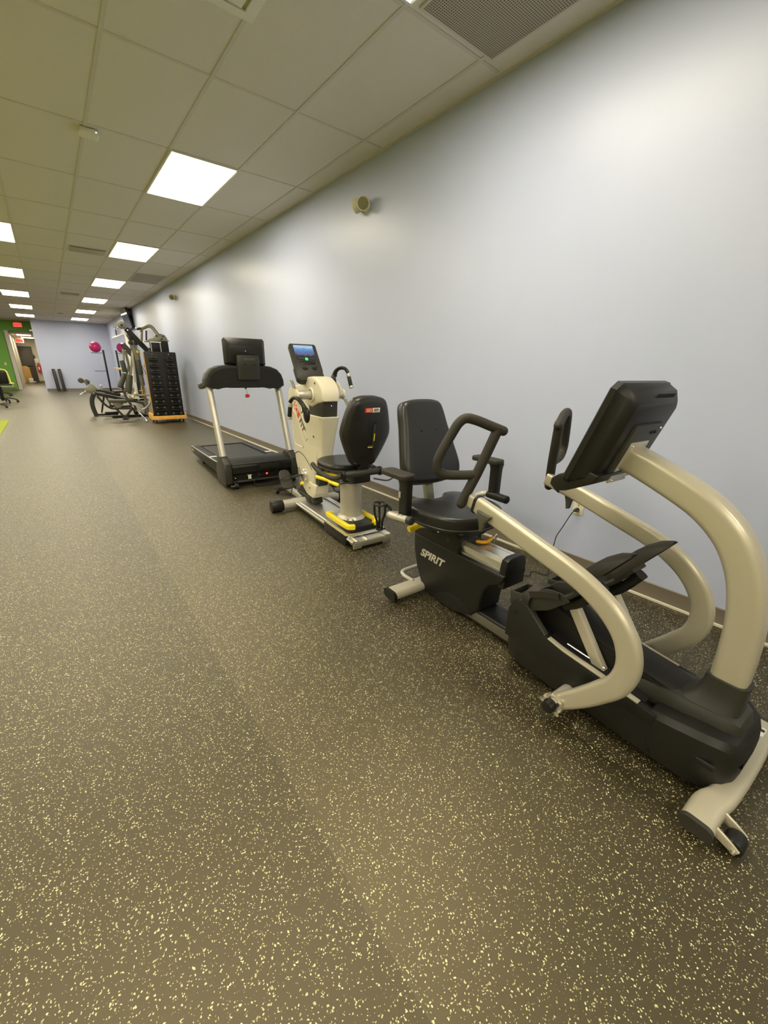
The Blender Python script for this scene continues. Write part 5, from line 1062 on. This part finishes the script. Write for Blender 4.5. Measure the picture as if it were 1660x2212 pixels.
# round weight knobs and seat area
for x, y, z, r in ((1.60, 12.0, 0.60, 0.048), (1.53, 12.0, 0.52, 0.042), (1.65, 12.05, 0.475, 0.04)):
    m = MB(); m.ball(L_((x, y, z)), r, (1, 1, 0.9), 18); obj('ivory_knob', m, IVORY, GY_, 'round ivory knob')
m = MB(); m.ball(L_((1.43, 12.1, 0.615)), 0.022, seg=14); obj('chrome_ball', m, CHROME, GY_)
bar([(1.35, 12.1, 0.70), (1.42, 12.05, 0.42), (1.52, 12.0, 0.20), (1.55, 12.0, 0.06)], 0.05, 0.05, DGREY, 'front_strut', k=2)
bar([(1.50, 12.05, 0.56), (1.95, 12.05, 0.55)], 0.04, 0.04, SILVER, 'cross_tube', rad=0.012)
m = MB(); m.tube([L_((1.90, 12.0, 0.50)), L_((1.86, 11.95, 0.36)), L_((1.76, 11.9, 0.26)), L_((1.66, 11.9, 0.22))], 0.024, k=4, n=14); obj('curved_foot_rest', m, SILVER, GY_)
m = MB(); m.box(L_((1.78, 12.2, 0.66)), (0.10, 0.12, 0.10), bev=0.01); m.box(L_((1.70, 12.2, 0.44)), (0.30, 0.10, 0.05), bev=0.01); obj('seat_carriage', m, BLACK, GY_)
bar([(1.85, 12.15, 0.70), (1.80, 12.1, 0.48)], 0.04, 0.03, ORANGE, 'yellow_strap')
bar([(1.76, 12.1, 0.78), (1.75, 12.05, 0.58)], 0.028, 0.02, ORANGE, 'yellow_strap')
bar([(1.7, 12.1, 0.66), (1.88, 12.1, 0.67)], 0.02, 0.015, BLONDE, 'pale_bar')
# foot bar reaching to the front
ft = bar([(1.52, 11.95, 0.24), (1.56, 11.6, 0.15), (1.60, 11.2, 0.07), (1.60, 11.05, 0.035)], 0.024, 0.024, CHROME, 'foot_bar', k=3, rad=0.01)
m = MB(); m.ball(L_((1.60, 11.05, 0.035)), 0.030, seg=14); obj('foot_bar_end', m, CHROME, ft)
m = MB(); m._rodb(L_((1.505, 12.0, 0.30)), L_((1.52, 11.85, 0.14)), 0.05, 0.05, 20, 0.01); obj('pivot_housing', m, BLACK, ft)
m = MB(); m.rod(L_((1.47, 11.97, 0.32)), L_((1.50, 11.93, 0.27)), 0.018); obj('chrome_pin', m, CHROME, ft)
# low seat on a V frame
m = MB(); m.box(L_((1.19, 12.0, 0.435)), (0.37, 0.26, 0.075), rot=(0, 2, 0), bev=0.025, seg=3); lsx = obj('low_seat', m, PADGREY, GY_)
bar([(1.11, 12.0, 0.28), (1.28, 11.98, 0.032)], 0.045, 0.05, DGREY, 'v_leg')
bar([(1.47, 12.0, 0.26), (1.28, 11.98, 0.032)], 0.045, 0.05, DGREY, 'v_leg')
m = MB(); m.box(L_((1.28, 11.98, 0.012)), (0.12, 0.16, 0.022), bev=0.005); obj('floor_foot', m, BLACK, GY_)
bar([(1.00, 12.0, 0.33), (1.25, 12.0, 0.30), (1.50, 12.0, 0.31)], 0.045, 0.05, DGREY, 'seat_beam')
m = MB(); m.prism([(1.06 - ox, 0.39), (1.30 - ox, 0.39), (1.24 - ox, 0.30), (1.14 - ox, 0.27)], 'y', 11.94 - oy, 11.96 - oy, 0.003); obj('seat_plate', m, GREYMET, GY_)
# bench with leg rollers
bar([(0.82, 13.0, 0.56), (1.05, 13.0, 0.50), (1.42, 13.0, 0.40), (1.62, 12.9, 0.36)], 0.08, 0.07, DGREY, 'bench_beam', k=2)
m = MB(); m.sweep([L_((0.86, 13.0, 0.645)), L_((0.98, 13.0, 0.635)), L_((1.18, 13.0, 0.565)), L_((1.36, 13.0, 0.515))], rr(0.28, 0.065, 0.022, 4), up=(0, 1, 0), k=3, scales=[0.85, 1, 1, 1]); obj('bench_pad', m, VINYL, GY_)
m = MB(); m.sweep([L_((1.24, 13.05, 0.60)), L_((1.60, 13.05, 0.60))], rr(0.26, 0.05, 0.02, 4), up=(0, 1, 0)); obj('flat_pad', m, VINYL, GY_)
bar([(0.80, 13.0, 0.55), (0.735, 13.0, 0.40), (0.725, 13.0, 0.22), (0.765, 13.0, 0.0)], 0.07, 0.10, DGREY, 'curved_leg', k=4, rad=0.02)
bar([(0.86, 13.0, 0.50), (0.98, 13.0, 0.30), (1.12, 13.0, 0.18), (1.30, 12.9, 0.18), (1.60, 12.6, 0.20)], 0.05, 0.05, DGREY, 'bent_strut', k=3)
bar([(1.02, 13.2, 0.47), (0.90, 13.2, 0.06)], 0.04, 0.04, DGREY, 'rear_leg')
bar([(1.05, 13.0, 0.48), (1.15, 12.9, 0.16)], 0.04, 0.04, DGREY, 'middle_leg')
bar([(0.80, 13.0, 0.035), (1.25, 13.0, 0.035)], 0.05, 0.05, DGREY, 'ground_bar')
m = MB(); m.box(L_((1.10, 12.95, 0.08)), (0.30, 0.12, 0.05), bev=0.02); obj('floor_pad', m, BLACK, GY_)
m = MB(); m.prism([(0.62 - ox, 0.66), (0.66 - ox, 0.72), (0.70 - ox, 0.72), (0.76 - ox, 0.80), (0.82 - ox, 0.79), (0.87 - ox, 0.72), (0.90 - ox, 0.63), (0.84 - ox, 0.60), (0.74 - ox, 0.58), (0.66 - ox, 0.60)], 'y', 12.92 - oy, 12.95 - oy, 0.004); obj('cam_plate', m, GREYMET, GY_)
bar([(0.70, 12.93, 0.76), (0.655, 12.93, 0.87)], 0.03, 0.04, GREYMET, 'roller_arm')
m = MB(); m._rodb(L_((0.585, 12.70, 0.885)), L_((0.585, 12.95, 0.885)), 0.060, 0.060, 26, 0.012); m2_ = obj('leg_roller', m, PADGREY, GY_)
m = MB(); m.rod(L_((0.60, 12.92, 0.88)), L_((0.60, 13.25, 0.84)), 0.014); obj('roller_bar', m, CHROME, m2_)
m = MB(); m._rodb(L_((0.71, 13.02, 0.845)), L_((0.73, 13.28, 0.83)), 0.060, 0.060, 26, 0.012); obj('leg_roller', m, PADGREY, GY_)
bar([(0.78, 12.95, 0.585), (0.66, 12.95, 0.60), (0.60, 12.95, 0.57)], 0.05, 0.05, GREYMET, 'pivot_arm', k=2)
m = MB(); m.ring(L_((0.66, 12.93, 0.60)), 0.035, 0.010, (0, 1, 0), 20, 8); m.tube([L_((0.62, 12.93, 0.60)), L_((0.56, 12.92, 0.58)), L_((0.52, 12.92, 0.545))], 0.008, k=3); m.ball(L_((0.515, 12.92, 0.54)), 0.018, seg=12); obj('pull_ring', m, CHROME, GY_)
m = MB(); m.ball(L_((1.02, 13.4, 0.73)), 0.025, (0.8, 0.8, 1.3), 12); m.rod(L_((1.02, 13.4, 0.60)), L_((1.02, 13.4, 0.72)), 0.010); obj('chrome_pin', m, CHROME, GY_)
bar([(1.05, 12.4, 0.03), (2.3, 12.4, 0.03)], 0.06, 0.06, BLACK, 'floor_beam')
bar([(1.83, 11.9, 0.03), (1.83, 13.2, 0.03)], 0.06, 0.06, BLACK, 'floor_beam', up=(1, 0, 0))
bar([(1.30, 13.0, 0.42), (1.83, 12.8, 0.30), (1.83, 12.6, 0.06)], 0.05, 0.05, BLACK, 'link_beam', k=2)
for x, z in ((1.93, 1.00), (1.94, 0.60), (1.92, 1.25)):
    m = MB(); m.ring(L_((x, 11.95, z)), 0.045, 0.014, (0.3, 1, 0), 20, 8); obj('chrome_pulley_rim', m, SILVER, GY_)
m = MB(); m.tube([L_((1.93, 11.95, 1.5)), L_((1.96, 11.93, 0.9)), L_((1.99, 11.92, 0.2))], 0.020, k=3); obj('side_tube', m, SILVER, GY_)
# ------------------------------------------------------------------ far end of the room
# mirror and barre on the right wall
t = thing('standing_mirror', 'tall white edged mirror panel standing by the blue wall, reflecting the pink ball', 'mirror', (2.36, 19.3, 0))
m = MB(); m.box((-0.052, 0, 1.22), (0.008, 3.60, 2.06)); obj('mirror_glass', m, MIRROR, t)
m = MB(); m.box((0, 0, 1.20), (0.095, 3.70, 2.18), bev=0.004); obj('white_panel', m, TRIMW, t)
for y in (-1.7, 0, 1.7):
    m = MB(); m.box((0.05, y, 0.055), (0.34, 0.08, 0.11), bev=0.01); obj('foot', m, TRIMW, t)
t = thing('ballet_barre', 'pale wooden barre running across the standing mirror', 'barre', (2.36, 19.6, 0))
m = MB(); m.rod((-0.16, -1.4, 1.10), (-0.16, 1.75, 1.10), 0.022, n=18); obj('rail', m, BLONDE, t)
for y in (-1.2, 0, 1.4):
    m = MB(); m.tube([(-0.058, y, 1.04), (-0.12, y, 1.04), (-0.16, y, 1.075)], 0.010, k=3); obj('bracket', m, SILVER, t)
# television high on the wall
t = thing('wall_television', 'switched off television tilted down from the wall near the ceiling', 'television', (WX, 17.95, 2.80))
XT = Matrix.Translation((-0.14, 0, 0)) @ Euler((0, R(-12), 0)).to_matrix().to_4x4()
m = MB(); m.box((0, 0, 0), (0.045, 1.30, 0.74), bev=0.008); tv = obj('casing', m, BLACK, t, xf=XT)
m = MB(); m.box((-0.0235, 0, 0.006), (0.003, 1.25, 0.69)); obj('screen', m, TVGLASS, tv, xf=XT)
m = MB(); m.box((-0.05, 0, -0.02), (0.09, 0.10, 0.20), bev=0.005); m.box((-0.008, 0, 0), (0.016, 0.30, 0.24), bev=0.003); obj('wall_bracket', m, BLACK, t)
# suspension trainer hanging from the wall anchor
t = thing('suspension_trainer', 'maroon and black suspension strap trainer hanging from the wall before the far mirror', 'strap trainer', (2.56, 21.6, 2.70))
m = MB(); m.box((0.082, 0, 0.0), (0.015, 0.10, 0.10), bev=0.003); m.tube([(0.08, 0, 0), (0.02, 0, 0.0), (0.0, 0, -0.02)], 0.008, k=3); obj('wall_anchor', m, CHROME, t)
m = MB(); m.ring((0, 0, -0.06), 0.035, 0.006, (0, 1, 0), 20, 8); obj('carabiner', m, CHROME, t)
m = MB(); m.box((0, 0, -0.24), (0.035, 0.010, 0.32), bev=0.002); obj('main_strap', m, MAROON, t)
for sx in (-1, 1):
    m = MB(); m.sweep([(0, 0, -0.40), (sx * 0.06, sx * 0.02, -0.62), (sx * 0.09, sx * 0.03, -0.86)], rr(0.030, 0.006, 0.002, 2), up=(1, 0, 0.2), k=2); stp = obj('strap', m, MAROON if sx > 0 else BLACK, t)
    m = MB(); x, y = sx * 0.09, sx * 0.03
    m.tube([(x, y, -0.85), (x - 0.06, y, -0.98), (x + 0.06, y, -0.98), (x, y, -0.85)], 0.006, n=8); m.rod((x - 0.065, y, -0.985), (x + 0.065, y, -0.985), 0.017); obj('handle', m, BLACK, stp)
# ball post with the pink ball on its upper arm
t = thing('ball_storage_post', 'black ball storage post with curved wire arms near the far corner', 'ball stand', (2.06, 22.6, 0))
m = MB(); m.box((0, 0, 0.93), (0.07, 0.05, 1.80), bev=0.006); po_ = obj('post', m, BLACK, t)
m = MB(); m.box((0, 0.0, 0.012), (0.50, 0.40, 0.024), bev=0.008); obj('base_plate', m, BLACK, t)
for z in (1.725, 0.98):
    m = MB(); m.tube([(-0.03, 0, z), (-0.12, 0, z - 0.02), (-0.28, -0.03, z - 0.025), (-0.44, -0.10, z - 0.02)], 0.009, k=4); m.tube([(-0.03, 0, z), (-0.12, 0.10, z - 0.02), (-0.28, 0.22, z - 0.025), (-0.44, 0.22, z - 0.02)], 0.009, k=4); obj('wire_arm', m, BLACK, po_)
m = MB(); m.ball((0, 0, 0), 0.218, seg=40); tag(obj('exercise_ball', m, PINK, loc=(1.80, 22.66, 1.94)), 'shiny raspberry pink exercise ball on top of the black storage post', 'exercise ball')
# two foam rollers leaning on the far wall
for i, (x, lab) in enumerate(((0.225, 'left one of two long black foam rollers leaning on the far wall'), (0.445, 'right one of two long black foam rollers leaning on the far wall'))):
    m = MB(); a = V((0, 0, 0)); b = V((-0.03, 0.17, 0.97)); m._rodb(a, b, 0.064, 0.064, 28, 0.008)
    o = obj('foam_roller', m, DGREY, loc=(x, FY - 0.27, 0.015)); tag(o, lab, 'foam roller', 'foam rollers at the far wall')
# small lamp head on the partition end
t = thing('partition_lamp', 'small white emergency lamp head at the top left end of the far blue wall', 'emergency light', (-0.22, FY + 0.05, 2.62))
m = MB(); m.box((-0.02, 0, 0), (0.04, 0.10, 0.06), bev=0.006); obj('lamp_body', m, WHITE, t)
m = MB(); m.ball((-0.07, -0.03, -0.01), 0.038, seg=18); obj('lamp_head', m, WHITE, t)
# exit signs
def exitsign(x, y, z, s, label):
    t = thing('exit_sign', label, 'exit sign', (x, y, z))
    m = MB(); m.box((0, 0, 0), (0.36 * s, 0.045, 0.22 * s), bev=0.012); bo = obj('sign_box', m, WHITE, t)
    m = MB(); m.box((0, -0.0245, 0), (0.31 * s, 0.004, 0.175 * s), bev=0.001); f = obj('lit_face', m, EXITRED, bo)
    text('letters', 'EXIT', 0.15 * s, EXITW, f, (0, -0.0272, 0), (1, 0, 0), (0, 0, 1), align='CENTER', bold=0.002)
    m = MB(); m.box((0, 0.0, 0.125 * s), (0.12 * s, 0.03, 0.03 * s)); obj('mounting', m, WHITE, t)
exitsign(-0.72, GY - 0.03, 2.90, 0.95, 'red lit exit sign above the hallway opening on the green wall')
exitsign(-1.02, 34.6, 2.47, 1.1, 'smaller red lit exit sign hanging inside the hallway')
m = MB(); m.box((-0.0, 0, 0), (0.075, 0.008, 0.12), bev=0.003); o = obj('light_switch', m, PLATE, loc=(-1.52, GY - 0.004, 1.17)); tag(o, 'white light switch plate on the green wall', 'light switch')
# hallway end: brown door, restroom sign, extinguisher, leaning cardboard
dm = MB(); dm.box((0, 0, 1.07), (0.96, 0.05, 2.14), bev=0.004); d0 = obj('door_1', dm, BROWNDOOR, loc=(-1.10 + 0.0, 36.12, 0)); d0['kind'] = 'structure'
m = MB(); m.box((0, -0.045, 1.02), (0.80, 0.04, 0.06), bev=0.006); obj('panic_bar', m, BLACK, d0)
m = MB(); m.box((0.05, -0.03, 0.045), (0.60, 0.012, 0.06)); obj('door_sweep', m, WHITE, d0)
m = MB(); m.box((-0.36, -0.04, 2.04), (0.20, 0.05, 0.05), bev=0.004); obj('door_closer', m, SILVER, d0)
for x in (-0.50, 0.50):
    m = MB(); m.box((x, -0.01, 1.09), (0.05, 0.08, 2.18)); obj('door_jamb', m, BROWNDOOR, d0)
m = MB(); m.box((0, -0.01, 2.17), (1.05, 0.08, 0.05)); obj('door_header', m, BROWNDOOR, d0)
t = thing('room_sign', 'dark square and round sign on the tan hallway wall right of the brown door', 'sign', (-0.60, 36.13, 1.62))
m = MB(); m.box((-0.01, 0, 0.06), (0.20, 0.015, 0.05), bev=0.003); obj('upper_plate', m, PADGREY, t)
m = MB(); m._rodb(V((0, 0.008, -0.06)), V((0, -0.010, -0.06)), 0.11, 0.11, 26, 0.002); obj('round_plate', m, DGREY, t)
t = thing('fire_extinguisher', 'red fire extinguisher hanging on the tan hallway wall', 'fire extinguisher', (-0.43, 36.05, 0.62))
m = MB(); m.tube([(0, 0, 0), (0, 0, 0.02), (0, 0, 0.42), (0, 0, 0.48), (0, 0, 0.52)], 0.08, n=24, rs=[0.06, 0.085, 0.085, 0.06, 0.03]); cy = obj('cylinder', m, RED, t)
m = MB(); m.box((0, -0.02, 0.56), (0.05, 0.14, 0.05), bev=0.006); obj('valve_handle', m, BLACK, cy)
m = MB(); m.tube([(0.0, -0.06, 0.54), (0.09, -0.06, 0.50), (0.12, -0.05, 0.36), (0.11, -0.04, 0.20)], 0.012, k=4); obj('hose', m, BLACK, cy)
m = MB(); m.box((0, -0.085, 0.26), (0.08, 0.004, 0.16)); obj('paper_label', m, WHITE, cy)
t = thing('cabinet_bracket', 'white wall bracket plate above the fire extinguisher', 'bracket', (-0.47, 36.14, 1.34))
m = MB(); m.box((0, 0, 0), (0.20, 0.012, 0.30), bev=0.004); obj('plate', m, WHITE, t)
m = MB(); m.prism([(-0.28, 0.0), (0.24, 0.0), (0.20, 0.93), (0.06, 1.02), (-0.24, 1.00)], 'y', 0, 0.05, 0.006); o = obj('cardboard_sheets', m, CARD, loc=(-1.12, 35.88, 0.0)); tag(o, 'tall brown cardboard leaning against the bottom of the hallway door', 'cardboard')
m = MB(); m.box((0, 0, 0.14), (0.22, 0.10, 0.28), rot=(4, 0, 12), bev=0.01); o = obj('packing_bag', m, WHITE, loc=(-0.98, 35.72, 0.0)); tag(o, 'small crumpled white bag in front of the leaning cardboard', 'bag')

# equipment at the left picture edge: a black padded frame machine with yellow strap and rolling stools
t = thing('padded_exercise_chair', 'black padded exercise seat with a yellow strap looped over it at the left picture edge', 'exercise machine', (-1.40, 18.6, 0))
m = MB(); m.box((0, 0.0, 0.80), (0.62, 0.12, 0.40), rot=(8, 0, 0), bev=0.03, seg=3); obj('back_pad', m, VINYL, t)
m = MB(); m.box((0.05, -0.06, 0.575), (0.68, 0.50, 0.055), bev=0.012); obj('seat_pad', m, VINYL, t)
m = MB(); m.box((0.05, -0.06, 0.535), (0.70, 0.52, 0.018), bev=0.003); obj('seat_frame', m, SILVER, t)
m = MB(); m.tube([(-0.2, 0.02, 1.00), (0.10, 0.0, 1.04), (0.30, -0.06, 1.01), (0.345, -0.12, 0.85), (0.36, -0.16, 0.66), (0.38, -0.25, 0.62)], 0.021, k=4, n=12); m.ball((0.39, -0.27, 0.610), 0.045, (1.5, 1, 0.7), seg=16); obj('yellow_strap', m, PALEYELLOW, t, 'yellow strap')
m = MB(); m.rod((0.05, -0.05, 0.07), (0.05, -0.05, 0.54), 0.045); obj('column', m, BLACK, t)
for a in range(0, 360, 72):
    c_, s_ = math.cos(R(a + 10)), math.sin(R(a + 10))
    m = MB(); m.sweep([(0.05, -0.05, 0.16), (0.05 + .2 * c_, -0.05 + .2 * s_, 0.14), (0.05 + .36 * c_, -0.05 + .36 * s_, 0.09)], rr(0.05, 0.035, 0.01, 3), up=(-s_, c_, 0), k=2); lg = obj('leg', m, BLACK, t)
    m = MB(); x, y = 0.05 + .36 * c_, -0.05 + .36 * s_; m._rodb(V((x + .014 * s_, y - .014 * c_, 0.038)), V((x - .014 * s_, y + .014 * c_, 0.038)), 0.038, 0.038, 18, 0.005); m.rod((x, y, 0.05), (x, y, 0.09), 0.012); obj('caster', m, BLACK, lg)
m = MB(); m.tube([(-0.12, 0.0, 0.98), (-0.10, -0.02, 1.10), (-0.04, -0.03, 1.17)], 0.03, k=3); obj('white_towel', m, WHITE, t)
def stool(x, y, rot, label):
    t = thing('rolling_stool', label, 'stool', (x, y, 0), rot, 'rolling stools')
    m = MB(); P = circ(0.19, 28); m.loft([[(a * f, b * f, z) for a, b in P] for f, z in ((0.85, 0.42), (1, 0.44), (1, 0.475), (0.94, 0.495), (0.5, 0.50), (0.02, 0.50))]); obj('seat', m, VINYL, t)
    m = MB(); m.rod((0, 0, 0.08), (0, 0, 0.43), 0.025); obj('gas_lift', m, BLACK, t)
    for a in range(0, 360, 72):
        c_, s_ = math.cos(R(a)), math.sin(R(a))
        m = MB(); m.sweep([(0, 0, 0.115), (.16 * c_, .16 * s_, 0.115), (.27 * c_, .27 * s_, 0.085), (.30 * c_, .30 * s_, 0.06)], rr(0.042, 0.028, 0.009, 3), up=(-s_, c_, 0), k=2); lg = obj('leg', m, BLACK, t)
        m = MB(); q, w = .30 * c_, .30 * s_; m._rodb(V((q + .013 * s_, w - .013 * c_, 0.03)), V((q - .013 * s_, w + .013 * c_, 0.03)), 0.03, 0.03, 16, 0.004); obj('caster', m, BLACK, lg)
stool(-1.46, 16.45, 0, 'black rolling stool at the left picture edge, nearer to the green turf')
stool(-1.58, 22.2, 30, 'black rolling stool behind the padded exercise seat')
